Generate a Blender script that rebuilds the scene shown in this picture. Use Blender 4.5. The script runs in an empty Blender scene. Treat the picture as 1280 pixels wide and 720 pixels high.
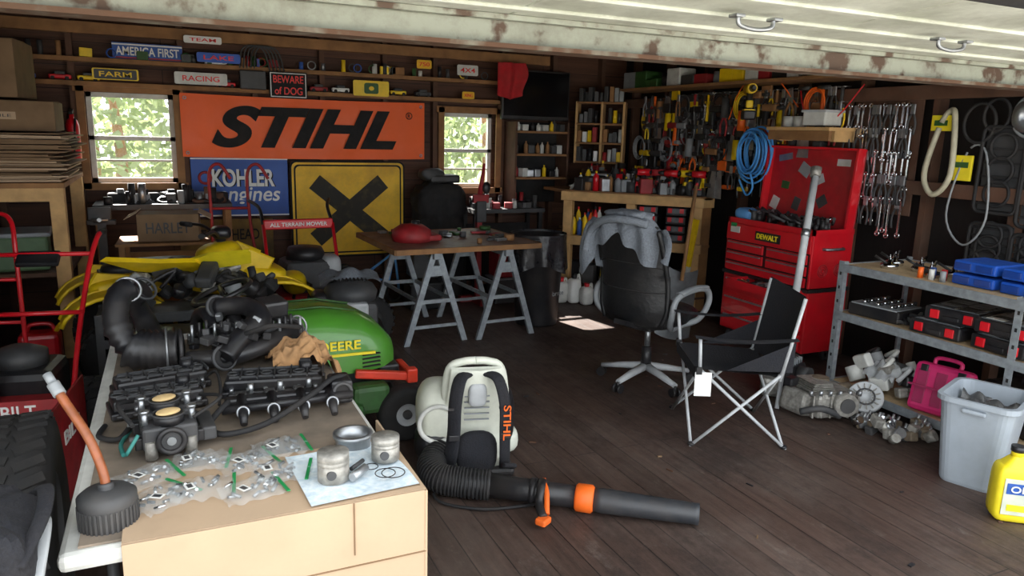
import bpy, bmesh, math, random
from mathutils import Vector, Matrix, Euler, noise
random.seed(7)
rnd = random.uniform
sc = bpy.context.scene
try:
    sc.view_settings.view_transform = 'Standard'
except Exception:
    pass

# ------------------------------------------------------------------ materials
def lin(h):
    h = h.lstrip('#')
    o = []
    for i in (0, 2, 4):
        c = int(h[i:i+2], 16) / 255
        o.append(c/12.92 if c <= .04045 else ((c+.055)/1.055)**2.4)
    return o
MATS = {}
def mat(name, hexc, rough=.5, metal=0, var=.15, scale=14, bump=0, emit=0, alpha=1, hex2=None, coat=0, thr=None, dirt=.3):
    if name in MATS: return MATS[name]
    m = bpy.data.materials.new(name); m.use_nodes = True
    nt = m.node_tree; n = nt.nodes; l = nt.links
    p = n['Principled BSDF']
    c = lin(hexc)
    tc = n.new('ShaderNodeTexCoord')
    no = n.new('ShaderNodeTexNoise'); no.inputs['Scale'].default_value = scale; no.inputs['Detail'].default_value = 6
    l.new(tc.outputs['Object'], no.inputs['Vector'])
    rp = n.new('ShaderNodeValToRGB')
    a = [min(1, x*(1-var)) for x in c]; b = [min(1, x*(1+var)) for x in c]
    if hex2: b = lin(hex2); a = c
    lo, hi = thr if thr else (.3, .7)
    rp.color_ramp.elements[0].position = lo; rp.color_ramp.elements[1].position = hi
    rp.color_ramp.elements[0].color = (*a, 1); rp.color_ramp.elements[1].color = (*b, 1)
    l.new(no.outputs['Fac'], rp.inputs['Fac'])
    out = rp.outputs['Color']
    if dirt:
        n2 = n.new('ShaderNodeTexNoise'); n2.inputs['Scale'].default_value = 4.5; n2.inputs['Detail'].default_value = 9; n2.inputs['Roughness'].default_value = .72
        l.new(tc.outputs['Object'], n2.inputs['Vector'])
        r2 = n.new('ShaderNodeValToRGB'); r2.color_ramp.elements[0].position = .42; r2.color_ramp.elements[1].position = .78
        r2.color_ramp.elements[1].color = (dirt, dirt, dirt, 1)
        l.new(n2.outputs['Fac'], r2.inputs['Fac'])
        mx = n.new('ShaderNodeMixRGB'); mx.inputs['Color2'].default_value = (*lin('6a5f54'), 1)
        l.new(r2.outputs['Color'], mx.inputs['Fac']); l.new(out, mx.inputs['Color1']); out = mx.outputs['Color']
        mr = n.new('ShaderNodeMapRange'); mr.inputs['To Min'].default_value = rough; mr.inputs['To Max'].default_value = min(1, rough+.3)
        l.new(n2.outputs['Fac'], mr.inputs['Value']); mr.inputs['From Min'].default_value = .4; mr.inputs['From Max'].default_value = .75
        l.new(mr.outputs['Result'], p.inputs['Roughness'])
    else:
        p.inputs['Roughness'].default_value = rough
    l.new(out, p.inputs['Base Color'])
    p.inputs['Metallic'].default_value = metal
    p.inputs['Coat Weight'].default_value = coat
    p.inputs['Alpha'].default_value = alpha
    if bump:
        bp = n.new('ShaderNodeBump'); bp.inputs['Strength'].default_value = bump; bp.inputs['Distance'].default_value = .01
        l.new(no.outputs['Fac'], bp.inputs['Height']); l.new(bp.outputs['Normal'], p.inputs['Normal'])
    MATS[name] = m
    return m

def board_mat(name, c1, c2, gap, rot, row, length, rough, dust=None, grain=(1, 30, 30), bumps=.4):
    m = bpy.data.materials.new(name); m.use_nodes = True
    nt = m.node_tree; n = nt.nodes; l = nt.links; p = n['Principled BSDF']
    tc = n.new('ShaderNodeTexCoord')
    mp = n.new('ShaderNodeMapping'); mp.inputs['Rotation'].default_value = rot
    l.new(tc.outputs['Object'], mp.inputs['Vector'])
    br = n.new('ShaderNodeTexBrick')
    br.inputs['Color1'].default_value = (*lin(c1), 1); br.inputs['Color2'].default_value = (*lin(c2), 1)
    br.inputs['Mortar'].default_value = (*lin(gap), 1)
    br.inputs['Scale'].default_value = 1; br.inputs['Mortar Size'].default_value = .003
    br.inputs['Brick Width'].default_value = length; br.inputs['Row Height'].default_value = row
    br.inputs['Mortar Smooth'].default_value = .3
    l.new(mp.outputs['Vector'], br.inputs['Vector'])
    m2 = n.new('ShaderNodeMapping'); m2.inputs['Scale'].default_value = grain
    l.new(mp.outputs['Vector'], m2.inputs['Vector'])
    no = n.new('ShaderNodeTexNoise'); no.inputs['Scale'].default_value = 1.5; no.inputs['Detail'].default_value = 8; no.inputs['Roughness'].default_value = .65
    l.new(m2.outputs['Vector'], no.inputs['Vector'])
    rp = n.new('ShaderNodeValToRGB'); rp.color_ramp.elements[0].position = .3; rp.color_ramp.elements[1].position = .72
    rp.color_ramp.elements[0].color = (.5, .5, .5, 1); rp.color_ramp.elements[1].color = (1.35, 1.35, 1.35, 1)
    l.new(no.outputs['Fac'], rp.inputs['Fac'])
    mx = n.new('ShaderNodeMixRGB'); mx.blend_type = 'MULTIPLY'; mx.inputs['Fac'].default_value = .8
    l.new(br.outputs['Color'], mx.inputs['Color1']); l.new(rp.outputs['Color'], mx.inputs['Color2'])
    out = mx.outputs['Color']
    if dust:
        for sc_, lo, hi, am, rg, dc in ((1.1, .46, .72, .4, .75, dust), (7, .57, .66, .4, .8, dust), (1.9, .5, .62, .55, .8, '241a17')):
            n2 = n.new('ShaderNodeTexNoise'); n2.inputs['Scale'].default_value = sc_; n2.inputs['Detail'].default_value = 10; n2.inputs['Roughness'].default_value = rg
            mm = n.new('ShaderNodeMapping'); mm.inputs['Scale'].default_value = (1, .6, 1); mm.inputs['Location'].default_value = (sc_, 0, 0)
            l.new(tc.outputs['Object'], mm.inputs['Vector']); l.new(mm.outputs['Vector'], n2.inputs['Vector'])
            r2 = n.new('ShaderNodeValToRGB'); r2.color_ramp.elements[0].position = lo; r2.color_ramp.elements[1].position = hi
            r2.color_ramp.elements[1].color = (am, am, am, 1)
            l.new(n2.outputs['Fac'], r2.inputs['Fac'])
            m3 = n.new('ShaderNodeMixRGB'); m3.inputs['Color2'].default_value = (*lin(dc), 1)
            l.new(r2.outputs['Color'], m3.inputs['Fac']); l.new(out, m3.inputs['Color1']); out = m3.outputs['Color']
        mr = n.new('ShaderNodeMapRange'); mr.inputs['From Min'].default_value = .4; mr.inputs['From Max'].default_value = .65
        mr.inputs['To Min'].default_value = rough; mr.inputs['To Max'].default_value = rough+.25
        l.new(n2.outputs['Fac'], mr.inputs['Value']); l.new(mr.outputs['Result'], p.inputs['Roughness'])
    else:
        p.inputs['Roughness'].default_value = rough
    l.new(out, p.inputs['Base Color'])
    bp = n.new('ShaderNodeBump'); bp.inputs['Strength'].default_value = bumps; bp.inputs['Distance'].default_value = .006
    ad = n.new('ShaderNodeMath'); ad.operation = 'SUBTRACT'
    l.new(no.outputs['Fac'], ad.inputs[0]); l.new(br.outputs['Fac'], ad.inputs[1])
    l.new(ad.outputs[0], bp.inputs['Height']); l.new(bp.outputs['Normal'], p.inputs['Normal'])
    MATS[name] = m
    return m

BLK = mat('black_plastic', '1f1f22', .34, 0, .3, dirt=.22)
BLKR = mat('black_rubber', '1d1d1f', .7, 0, .25, bump=.3, dirt=.2)
BLKM = mat('black_matte', '19191b', .85, 0, .3, dirt=.2)
FAB = mat('black_fabric', '1d1e24', .9, 0, .25, 120, bump=.4, dirt=.12)
LEA = mat('black_leather', '1b1c1e', .36, 0, .25, 40, bump=.25, dirt=.12)
DGR = mat('dark_grey', '3d3e40', .5, 0, .2)
GRY = mat('grey_plastic', '8b8f92', .45, 0, .1)
LGR = mat('light_grey', 'b9bcbe', .4, 0, .1)
STL = mat('steel', 'a8abae', .33, .85, .2)
GALV = mat('galvanised', '99a0a5', .45, .4, .2, 30)
CHR = mat('chrome', 'd8dadd', .15, 1, .05, dirt=0)
ALU = mat('cast_aluminium', 'a19e97', .5, .5, .35, 40, bump=.4, dirt=.5)
RED = mat('red_paint', 'd31422', .33, 0, .12, 6, coat=.3, dirt=.12)
REDD = mat('dark_red', '9a1a22', .5, 0, .25)
ORG = mat('orange', 'f26a1b', .45, 0, .08, dirt=.1)
ORB = mat('orange_banner', 'f8641c', .5, 0, .05, 3, dirt=.08)
YEL = mat('yellow', 'f2cb10', .4, 0, .08, dirt=.2)
YELS = mat('sign_yellow', 'f0bb10', .5, 0, .1, 3, hex2='b9810f', thr=(.5, .85), dirt=.45)
YELB = mat('bright_yellow', 'f7e02a', .4, 0, .08, dirt=.08)
GRN = mat('tractor_green', '4c8f2c', .3, 0, .1, 5, coat=.4, dirt=.22)
GRND = mat('dark_green', '2f5a28', .5, 0, .2)
BLU = mat('blue', '1f55b8', .4, 0, .12, dirt=.1)
BLUS = mat('sign_blue', '2a57a8', .5, 0, .12, 3)
LBL = mat('light_blue', '5fa0dd', .5, 0, .1)
WHT = mat('white', 'e6e6e2', .5, 0, .05, dirt=.1)
CRM = mat('cream_plastic', 'dfe1d2', .4, 0, .06, dirt=.3)
OFFW = mat('old_white_plastic', 'd2d2cc', .5, 0, .12)
CARD = mat('cardboard', 'bba083', .85, 0, .08, 9, dirt=.25)
CARDD = mat('cardboard_dark', '806549', .85, 0, .2, 9)
WOOD = mat('light_wood', 'cfa56d', .65, 0, .2, 8, bump=.15)
WOODM = mat('mid_wood', '94693f', .7, 0, .25, 8, bump=.2, dirt=.4)
WOODD = mat('dark_wood', '5b3d2d', .75, 0, .3, 7, bump=.25, dirt=.4)
TAN = mat('tan_cloth', 'b1875c', .95, 0, .2, 30, bump=.5)
GCL = mat('grey_cloth', '767c84', .95, 0, .15, 90, bump=.5, dirt=.1)
PAP = mat('paper_towel', 'e2e9ec', .95, 0, .06, 60, bump=.2, hex2='b9cbd6', dirt=0)
MAG = mat('magenta_plastic', 'd02a6c', .4, 0, .1, dirt=.15)
BRN = mat('amber_hose', '8a4d2c', .35, 0, .3, 30)
BAG = mat('clear_bag', 'e6ecee', .1, 0, .05, alpha=.2, dirt=0)
GRNS = mat('green_strip', '1f8a4a', .5, dirt=0)
PNK = mat('pink_liquid', 'd4506e', .3)
RUST = mat('rusty_steel', 'a3a697', .65, .1, .2, 9, bump=.5, hex2='594132', thr=(.54, .63), dirt=.8)
RUSTD = mat('dark_rust', '5f4331', .8, .1, .3, 12, bump=.5, hex2='837d6f', thr=(.5, .7))
DOORP = mat('door_panel_paint', 'e6e8da', .55, 0, .1, 3, hex2='b2b5a2', thr=(.35, .85), bump=.1, dirt=.5)
GLS = mat('window_glass', 'ffffff', .05, 0, 0, alpha=.06, dirt=0)
TIRE = mat('tire_rubber', '1c1c1d', .8, 0, .2, 20, bump=.3, dirt=.15)
FLOOR = board_mat('floor_planks', '54423a', '46362f', '1f1613', (0, 0, math.radians(90)), .14, 3.1, .48, dust='7d726a', grain=(1.2, 22, 22), bumps=.4)
WALLB = board_mat('wall_boards', '5e3d2c', '4d3226', '150d0a', (math.radians(90), 0, 0), .19, 3.7, .75)
WALLR = board_mat('side_wall_boards', '55402f', '43322a', '150d0a', (math.radians(90), 0, math.radians(90)), .19, 3.7, .75)
CEIL = board_mat('ceiling_boards', '3e2d24', '332620', '0c0807', (0, 0, 0), .2, 3, .85)

# ------------------------------------------------------------------ builder
def E(rot): return Euler([math.radians(a) for a in rot]).to_matrix().to_4x4()
def T(x, y, z): return Matrix.Translation((x, y, z))
def TR(p, rot=(0, 0, 0)): return Matrix.Translation(p) @ E(rot)
def cr(pts, k=6, closed=False):
    P = [Vector(p) for p in pts]; n = len(P); out = []
    segs = n if closed else n-1
    for i in range(segs):
        if closed: a, b, c, d = P[(i-1) % n], P[i], P[(i+1) % n], P[(i+2) % n]
        else: a, b, c, d = P[max(i-1, 0)], P[i], P[i+1], P[min(i+2, n-1)]
        for j in range(k):
            t = j/k
            out.append(.5*((2*b)+(-a+c)*t+(2*a-5*b+4*c-d)*t*t+(-a+3*b-3*c+d)*t**3))
    if not closed: out.append(P[-1])
    return out

class B:
    def __init__(s, name):
        s.name = name; s.v = []; s.f = []; s.m = []; s.s = []; s.mats = []; s.M = Matrix()
    def mi(s, m):
        if m not in s.mats: s.mats.append(m)
        return s.mats.index(m)
    def add(s, vs, fs, m, sm=False, M=None):
        o = len(s.v); X = s.M @ M if M is not None else s.M
        s.v += [X @ Vector(v) for v in vs]
        k = s.mi(m)
        for i, f in enumerate(fs):
            s.f.append([o+a for a in f]); s.m.append(k)
            s.s.append(sm[i] if isinstance(sm, list) else sm)
        return s
    def box(s, c, d, m, rot=(0, 0, 0), bev=0):
        x, y, z = d[0]/2, d[1]/2, d[2]/2
        M = TR(c, rot)
        if bev:
            bm = bmesh.new(); bmesh.ops.create_cube(bm, size=1)
            bmesh.ops.scale(bm, vec=d, verts=bm.verts)
            bmesh.ops.bevel(bm, geom=list(bm.edges), offset=min(bev, min(d)*.45), segments=2, affect='EDGES', profile=.5)
            bm.verts.index_update()
            s.add([v.co.copy() for v in bm.verts], [[v.index for v in f.verts] for f in bm.faces], m, False, M); bm.free(); return s
        vs = [(-x, -y, -z), (x, -y, -z), (x, y, -z), (-x, y, -z), (-x, -y, z), (x, -y, z), (x, y, z), (-x, y, z)]
        fs = [(3, 2, 1, 0), (4, 5, 6, 7), (0, 1, 5, 4), (1, 2, 6, 5), (2, 3, 7, 6), (3, 0, 4, 7)]
        return s.add(vs, fs, m, False, M)
    def cyl(s, p, q, r, m, r2=None, n=18, caps=True):
        return s.tube([p, q], [r, r if r2 is None else r2], m, n, caps=caps)
    def tube(s, pts, r, m, n=10, closed=False, caps=True, flat=1):
        P = [Vector(p) for p in pts]; k = len(P)
        if not isinstance(r, (list, tuple)): r = [r]*k
        vs = []; fs = []; sm = []
        def tan(i):
            if closed: t = P[(i+1) % k]-P[i-1]
            else: t = P[min(i+1, k-1)]-P[max(i-1, 0)]
            return t.normalized() if t.length > 1e-9 else Vector((0, 0, 1))
        t0 = tan(0)
        u = t0.cross(Vector((0, 0, 1)))
        if u.length < .05: u = t0.cross(Vector((0, 1, 0)))
        u.normalize()
        for i in range(k):
            t = tan(i)
            u = u-t*u.dot(t)
            if u.length < 1e-6: u = t.orthogonal()
            u.normalize()
            w = t.cross(u)
            for j in range(n):
                a = 2*math.pi*j/n
                vs.append(P[i]+u*(math.cos(a)*r[i])+w*(math.sin(a)*r[i]*flat))
        for i in range(k if closed else k-1):
            for j in range(n):
                a = i*n+j; b = i*n+(j+1) % n; c = ((i+1) % k)*n+(j+1) % n; d = ((i+1) % k)*n+j
                fs.append((a, b, c, d)); sm.append(n > 5)
        if caps and not closed:
            fs.append(tuple(range(n))[::-1]); sm.append(False)
            fs.append(tuple(range((k-1)*n, k*n))); sm.append(False)
        return s.add(vs, fs, m, sm)
    def ell(s, c, d, m, rot=(0, 0, 0), e=1.0, e2=None, nu=20, nv=12, crumple=0, smooth=None):
        e2 = e if e2 is None else e2
        sg = lambda v, p: math.copysign(abs(v)**p, v)
        vs = []; fs = []
        for i in range(nv+1):
            ph = -math.pi/2+math.pi*i/nv
            for j in range(nu):
                th = 2*math.pi*j/nu
                v = Vector((d[0]/2*sg(math.cos(ph), e2)*sg(math.cos(th), e), d[1]/2*sg(math.cos(ph), e2)*sg(math.sin(th), e), d[2]/2*sg(math.sin(ph), e2)))
                if crumple and 0 < i < nv: v *= 1+crumple*noise.noise(v*22+Vector(c))
                vs.append(v)
        for i in range(nv):
            for j in range(nu):
                fs.append((i*nu+j, i*nu+(j+1) % nu, (i+1)*nu+(j+1) % nu, (i+1)*nu+j))
        return s.add(vs, fs, m, (not crumple) if smooth is None else smooth, TR(c, rot))
    def lathe(s, prof, c, m, n=24, rot=(0, 0, 0), smooth=True):
        vs = []; fs = []
        for r, z in prof:
            for j in range(n):
                a = 2*math.pi*j/n; vs.append((r*math.cos(a), r*math.sin(a), z))
        for i in range(len(prof)-1):
            for j in range(n):
                fs.append((i*n+j, i*n+(j+1) % n, (i+1)*n+(j+1) % n, (i+1)*n+j))
        return s.add(vs, fs, m, smooth, TR(c, rot))
    def torus(s, c, R, r, m, rot=(0, 0, 0), n=28, k=8, sx=1, sy=1):
        M = TR(c, rot)
        return s.tube([M @ Vector((math.cos(2*math.pi*i/n)*R*sx, math.sin(2*math.pi*i/n)*R*sy, 0)) for i in range(n)], r, m, k, closed=True)
    def prism(s, poly, h, m, M=None, taper=1):
        n = len(poly)
        cx = sum(p[0] for p in poly)/n; cy = sum(p[1] for p in poly)/n
        vs = [(p[0], p[1], 0) for p in poly]+[(cx+(p[0]-cx)*taper, cy+(p[1]-cy)*taper, h) for p in poly]
        fs = [tuple(range(n))[::-1], tuple(range(n, 2*n))]+[(i, (i+1) % n, n+(i+1) % n, n+i) for i in range(n)]
        return s.add(vs, fs, m, False, M)
    def sheet(s, fn, nu, nv, m, sm=True):
        vs = [fn(i/nu, j/nv) for i in range(nu+1) for j in range(nv+1)]
        fs = [(i*(nv+1)+j, (i+1)*(nv+1)+j, (i+1)*(nv+1)+j+1, i*(nv+1)+j+1) for i in range(nu) for j in range(nv)]
        return s.add(vs, fs, m, sm)
    def text(s, t, w, h, m, M, shear=0, off=0, ext=.002):
        cu = bpy.data.curves.new('t', 'FONT'); cu.body = t; cu.extrude = ext; cu.offset = off; cu.shear = shear
        cu.align_x = 'CENTER'; cu.align_y = 'CENTER'
        ob = bpy.data.objects.new('t', cu); sc.collection.objects.link(ob)
        dg = bpy.context.evaluated_depsgraph_get(); dg.update()
        me = bpy.data.meshes.new_from_object(ob.evaluated_get(dg))
        vs = [v.co.copy() for v in me.vertices]
        if vs:
            x0 = min(v.x for v in vs); x1 = max(v.x for v in vs); y0 = min(v.y for v in vs); y1 = max(v.y for v in vs)
            vs = [Vector(((v.x-(x0+x1)/2)*w/(x1-x0), (v.y-(y0+y1)/2)*h/(y1-y0), v.z)) for v in vs]
            s.add(vs, [list(p.vertices) for p in me.polygons], m, False, M)
        bpy.data.objects.remove(ob); bpy.data.curves.remove(cu); bpy.data.meshes.remove(me)
        return s
    def done(s, loc=None, rz=0, rot=None, recenter=True, sc_=1):
        me = bpy.data.meshes.new(s.name)
        off = Vector((0, 0, 0))
        if loc is None and recenter:
            xs = [v.x for v in s.v]; ys = [v.y for v in s.v]; zs = [v.z for v in s.v]
            off = Vector(((min(xs)+max(xs))/2, (min(ys)+max(ys))/2, min(zs)))
        me.from_pydata([(v-off)*sc_ for v in s.v], [], s.f)
        for m in s.mats: me.materials.append(m)
        me.polygons.foreach_set('material_index', s.m)
        me.polygons.foreach_set('use_smooth', s.s)
        me.update()
        ob = bpy.data.objects.new(s.name, me); sc.collection.objects.link(ob)
        ob.location = off if loc is None else loc
        ob.rotation_euler = (0, 0, math.radians(rz)) if rot is None else [math.radians(a) for a in rot]
        return ob
WB = E((90, 0, 0))                       # text facing -Y
WR = E((0, 0, -90)) @ E((90, 0, 0))      # text facing -X
def at(p, R): return T(*p) @ R

# ------------------------------------------------------------------ room shell
XL, XR, YF, YB, ZC = -1.9, 4.75, 1.0, 7.3, 2.75
B('floor').box(((XL+XR)/2, (YF+YB)/2, -.05), (XR-XL, YB-YF, .1), FLOOR).done(recenter=False)
b = B('wall_back')
def wb(x0, x1, z0, z1): b.box(((x0+x1)/2, YB+.05, (z0+z1)/2), (x1-x0, .1, z1-z0), WALLB)
W1 = (-.6, .07, 1.12, 1.88); W2 = (2.55, 3.12, 1.06, 1.82)
wb(XL-.1, W1[0], 0, ZC); wb(W1[1], W2[0], 0, ZC); wb(W2[1], XR+.1, 0, ZC)
for W in (W1, W2): wb(W[0], W[1], 0, W[2]); wb(W[0], W[1], W[3], ZC)
b.done(recenter=False)
B('wall_right').box((XR+.05, (YF+YB)/2, ZC/2), (.1, YB-YF, ZC), WALLR).done(recenter=False)
B('wall_left').box((XL-.05, (YF+YB)/2, ZC/2), (.1, YB-YF, ZC), WALLR).done(recenter=False)
B('wall_front').box(((XL+XR)/2, 2.45, 2.42), (XR-XL, .1, .66), WALLB).done(recenter=False)
B('ceiling').box(((XL+XR)/2, (2.3+YB)/2, ZC+.04), (XR-XL+.2, YB-2.3+.2, .08), CEIL).done(recenter=False)
b = B('trim_rafters')
y = 2.9
while y < 7.2: b.box(((XL+XR)/2, y, 2.66), (XR-XL, .045, .17), WOODD); y += .55
b.box(((XL+XR)/2, 5.0, 2.5), (XR-XL, .1, .14), WOODM)
b.box(((XL+XR)/2, 3.2, 2.5), (XR-XL, .1, .14), WOODD); b.done(recenter=False)
b = B('trim_studs')
for x in (-1.85, -1.25, -.68, .15, .75, 1.35, 1.95, 2.46, 3.2, 3.8, 4.4): b.box((x, YB-.045, 1.33), (.045, .09, 2.66), WOODD)
for y in (2.2, 2.8, 3.4, 4.0, 4.6, 5.2, 5.8, 6.4, 7.0): b.box((XR-.045, y, 1.33), (.09, .045, 2.66), WOODD)
for y in (4.4, 5.1, 5.8, 6.5): b.box((XL+.045, y, 1.33), (.09, .045, 2.66), WOODD)
b.done(recenter=False)
b = B('trim_back_ledges')
b.box((.75, YB-.13, 1.94), (5.2, .12, .035), WOODM); b.box((.75, YB-.13, 2.13), (5.2, .12, .035), WOODM)
b.box((.9, YB-.13, 2.38), (5.6, .05, .09), WOODM); b.done(recenter=False)
b = B('trim_side_rail'); b.box((XR-.13, 5.0, 1.98), (.05, 4.4, .09), WOODD); b.done(recenter=False)
b = B('trim_side_rail_low'); b.box((XR-.13, 3.2, 1.35), (.04, 1.1, .09), WOODD); b.done(recenter=False)
for i, W in enumerate((W1, W2)):
    b = B('window_%d' % (i+1)); x0, x1, z0, z1 = W; cx = (x0+x1)/2; cz = (z0+z1)/2
    for (c, d) in (((cx, z0-.02), (x1-x0+.16, .05)), ((cx, z1+.03), (x1-x0+.16, .06)), ((x0-.03, cz), (.06, z1-z0+.1)), ((x1+.03, cz), (.06, z1-z0+.1))):
        b.box((c[0], YB-.105, c[1]), (d[0], .02, d[1]), WOODM)
    for (c, d) in (((cx, z0+.02), (x1-x0, .04)), ((cx, z1-.02), (x1-x0, .04)), ((x0+.02, cz), (.04, z1-z0)), ((x1-.02, cz), (.04, z1-z0)), ((cx, cz), (x1-x0, .035))):
        b.box((c[0], YB+.04, c[1]), (d[0], .04, d[1]), OFFW)
    b.box((cx, YB+.04, z0+(z1-z0)*.25), (x1-x0, .025, .018), OFFW)
    b.box((cx, YB+.05, cz), (x1-x0, .004, z1-z0), GLS)
    b.box((cx, YB-.06, z0-.045), (x1-x0+.1, .1, .02), WOODM)
    b.done(recenter=False)

# overhead garage door
b = B('garage_door')
yr, zr, yo, zo = 2.3, 2.0, 1.5, 2.05
b.box((1.4, yr, 1.958), (6.6, .05, .09), RUST, bev=.008)
b.box((1.4, yr-.03, 1.915), (6.6, .1, .014), RUSTD)
b.box((1.4, yr-.07, 2.0), (6.6, .03, .016), RUST)
for x0, x1 in ((-1.9, -.45), (-.44, 1.0), (1.01, 2.1), (2.11, 3.2), (3.21, 4.7)):
    b.box(((x0+x1)/2, (yr+yo)/2, (zr+zo)/2+.02), (x1-x0, .8, .03), DOORP, rot=(-3.6, 0, 0), bev=.004)
for k in (.22, .45, .7):
    b.box((1.4, yr-.8*k, zr+.05*k), (6.6, .035, .012), DOORP, rot=(-3.6, 0, 0), bev=.004)
b.box((1.4, yo-.1, zo+.03), (6.6, .2, .05), DGR)
for hx in (1.67, 2.58):
    z = 2.012
    b.tube(cr([(hx-.07, 1.86, z), (hx-.062, 1.86, z-.025), (hx, 1.86, z-.034), (hx+.062, 1.86, z-.025), (hx+.07, 1.86, z)], 5), .007, STL, 8)
    for q in (-.075, .075): b.box((hx+q, 1.86, z), (.035, .04, .01), STL, bev=.003)
b.done(recenter=False)

# outside
B('ground').box((1.5, -9, -.1), (60, 20, .1), mat('driveway', 'b0aca3', .9, 0, .15, 2, bump=.3)).box((1.5, 22, -.1), (60, 29.2, .1), mat('grass', '6d8a45', .9, 0, .3, 6)).done(recenter=False)
LEAF = bpy.data.materials.new('leaves'); LEAF.use_nodes = True
nt = LEAF.node_tree; p = nt.nodes['Principled BSDF']; p.inputs['Roughness'].default_value = .6
tr = nt.nodes.new('ShaderNodeBsdfTranslucent'); tr.inputs['Color'].default_value = (*lin('94a070'), 1)
lt = nt.nodes.new('ShaderNodeTexCoord'); ln = nt.nodes.new('ShaderNodeTexNoise'); ln.inputs['Scale'].default_value = 3
lr = nt.nodes.new('ShaderNodeValToRGB'); lr.color_ramp.elements[0].position = .35; lr.color_ramp.elements[1].position = .65
lr.color_ramp.elements[0].color = (*lin('59683f'), 1); lr.color_ramp.elements[1].color = (*lin('a3b184'), 1)
nt.links.new(lt.outputs['Object'], ln.inputs['Vector']); nt.links.new(ln.outputs['Fac'], lr.inputs['Fac']); nt.links.new(lr.outputs['Color'], p.inputs['Base Color'])
mx = nt.nodes.new('ShaderNodeMixShader'); mx.inputs[0].default_value = .3
nt.links.new(p.outputs[0], mx.inputs[1]); nt.links.new(tr.outputs[0], mx.inputs[2]); nt.links.new(mx.outputs[0], nt.nodes['Material Output'].inputs[0])
b = B('trees')
for tx, ty in ((-1.6, 10.2), (-.6, 11), (.6, 10.5), (-1.0, 12.2), (.2, 12.4), (2.6, 10.8), (3.6, 11.4), (4.4, 10.6), (5, 11.6), (6.2, 12)):
    b.tube([(tx, ty, -.05), (tx+.05, ty, 1.2), (tx-.05, ty, 2.6)], [.09, .07, .03], WOODM, 8)
    for k in range(620):
        a = rnd(0, 6.28); r = rnd(0, 1)**.5*.95; z = rnd(.2, 2.9)
        c = Vector((tx+r*math.cos(a), ty+r*math.sin(a), z)); s_ = rnd(.04, .09)
        M = T(*c) @ E((rnd(0, 360), rnd(0, 360), 0))
        b.add([(-s_, -s_*.5, 0), (s_, -s_*.5, 0), (s_, s_*.5, 0), (-s_, s_*.5, 0)], [(0, 1, 2, 3)], LEAF, False, M)
b.done(recenter=False)

# ------------------------------------------------------------------ signs on back wall
ys = 7.18
b = B('orange_banner')
def ban(u, v): return Vector((.12+2.21*u, ys-.015-.008*math.sin(u*9), 1.355+.545*v+.012*math.sin(u*math.pi)*(-1)))
b.sheet(ban, 30, 4, ORB)
b.text('STIHL', 1.68, .37, BLKM, at((1.2, ys-.035, 1.625), WB), shear=.35, off=.042, ext=.002)
b.torus((2.17, ys-.03, 1.77), .03, .004, BLKM, rot=(90, 0, 0)); b.text('R', .025, .035, BLKM, at((2.17, ys-.03, 1.77), WB), off=.01)
for x in (.16, 2.29):
    for z in (1.39, 1.86): b.torus((x, ys-.03, z), .012, .004, STL, rot=(90, 0, 0), n=12, k=6)
b.done()
b = B('blue_engine_sign')
b.box((.59, ys, 1.085), (.83, .012, .53), BLUS, bev=.004)
b.box((.59, ys-.008, 1.34), (.83, .004, .012), WHT); b.box((.59, ys-.008, .83), (.83, .004, .012), WHT)
b.text('KOHLER', .54, .15, BLKM, at((.627, ys-.01, 1.163), WB), off=.04, ext=.0005)
b.text('KOHLER', .54, .16, WHT, at((.615, ys-.013, 1.17), WB), off=.03); b.text('engines', .54, .17, WHT, at((.66, ys-.012, 1.0), WB), shear=.2, off=.012)
b.torus((.29, ys-.01, 1.17), .05, .012, REDD, rot=(90, 0, 0), n=20, k=6)
b.done()
def rrect(w, h, r, k=5):
    o = []
    for cx, cy, a0 in ((w/2-r, h/2-r, 0), (-w/2+r, h/2-r, 90), (-w/2+r, -h/2+r, 180), (w/2-r, -h/2+r, 270)):
        for i in range(k+1):
            a = math.radians(a0+90*i/k); o.append((cx+r*math.cos(a), cy+r*math.sin(a)))
    return o
b = B('crossroad_sign')
M0 = at((1.57, ys-.03, .87), WB)
b.prism(rrect(1.1, .92, .06), .004, BLKM, M0); b.prism(rrect(1.07, .89, .05), .006, YELS, M0)
b.prism(rrect(1.03, .85, .045), .007, BLKM, M0); b.prism(rrect(1.0, .82, .04), .008, YELS, M0)
SGB = mat('worn_black', '2b2820', .7, 0, .2, 9, hex2='57492a', thr=(.55, .75))
for a in (40, -40): b.box((1.57, ys-.042-.001*(a > 0), .86), (.86, .006, .16), SGB, rot=(0, a, 0))
b.done()
b = B('rusty_sign'); b.box((.45, ys-.04, .62), (.8, .01, .36), mat('old_sign', '8a6a2a', .7, 0, .3, 5, hex2='4a3a22'), bev=.003)
b.text('STOP AHEAD', .55, .1, BLKM, at((.45, ys-.05, .66), WB), off=.01); b.done()
b = B('political_sign'); b.box((-.1, ys-.02, 2.22), (.53, .008, .13), BLUS, bev=.002)
b.box((-.1, ys-.026, 2.27), (.53, .004, .012), WHT); b.box((-.1, ys-.026, 2.165), (.53, .004, .012), REDD)
b.text('AMERICA FIRST', .48, .07, WHT, at((-.1, ys-.03, 2.218), WB), off=.02); b.done()
b = B('beware_of_dog_sign'); b.box((1.02, ys-.13, 2.0), (.33, .006, .23), BLKM, bev=.002)
b.box((1.02, ys-.134, 2.0), (.31, .004, .21), WHT); b.box((1.02, ys-.137, 2.0), (.295, .004, .195), BLKM)
RT = mat('sign_red', 'e83028', .5, dirt=0)
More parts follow.
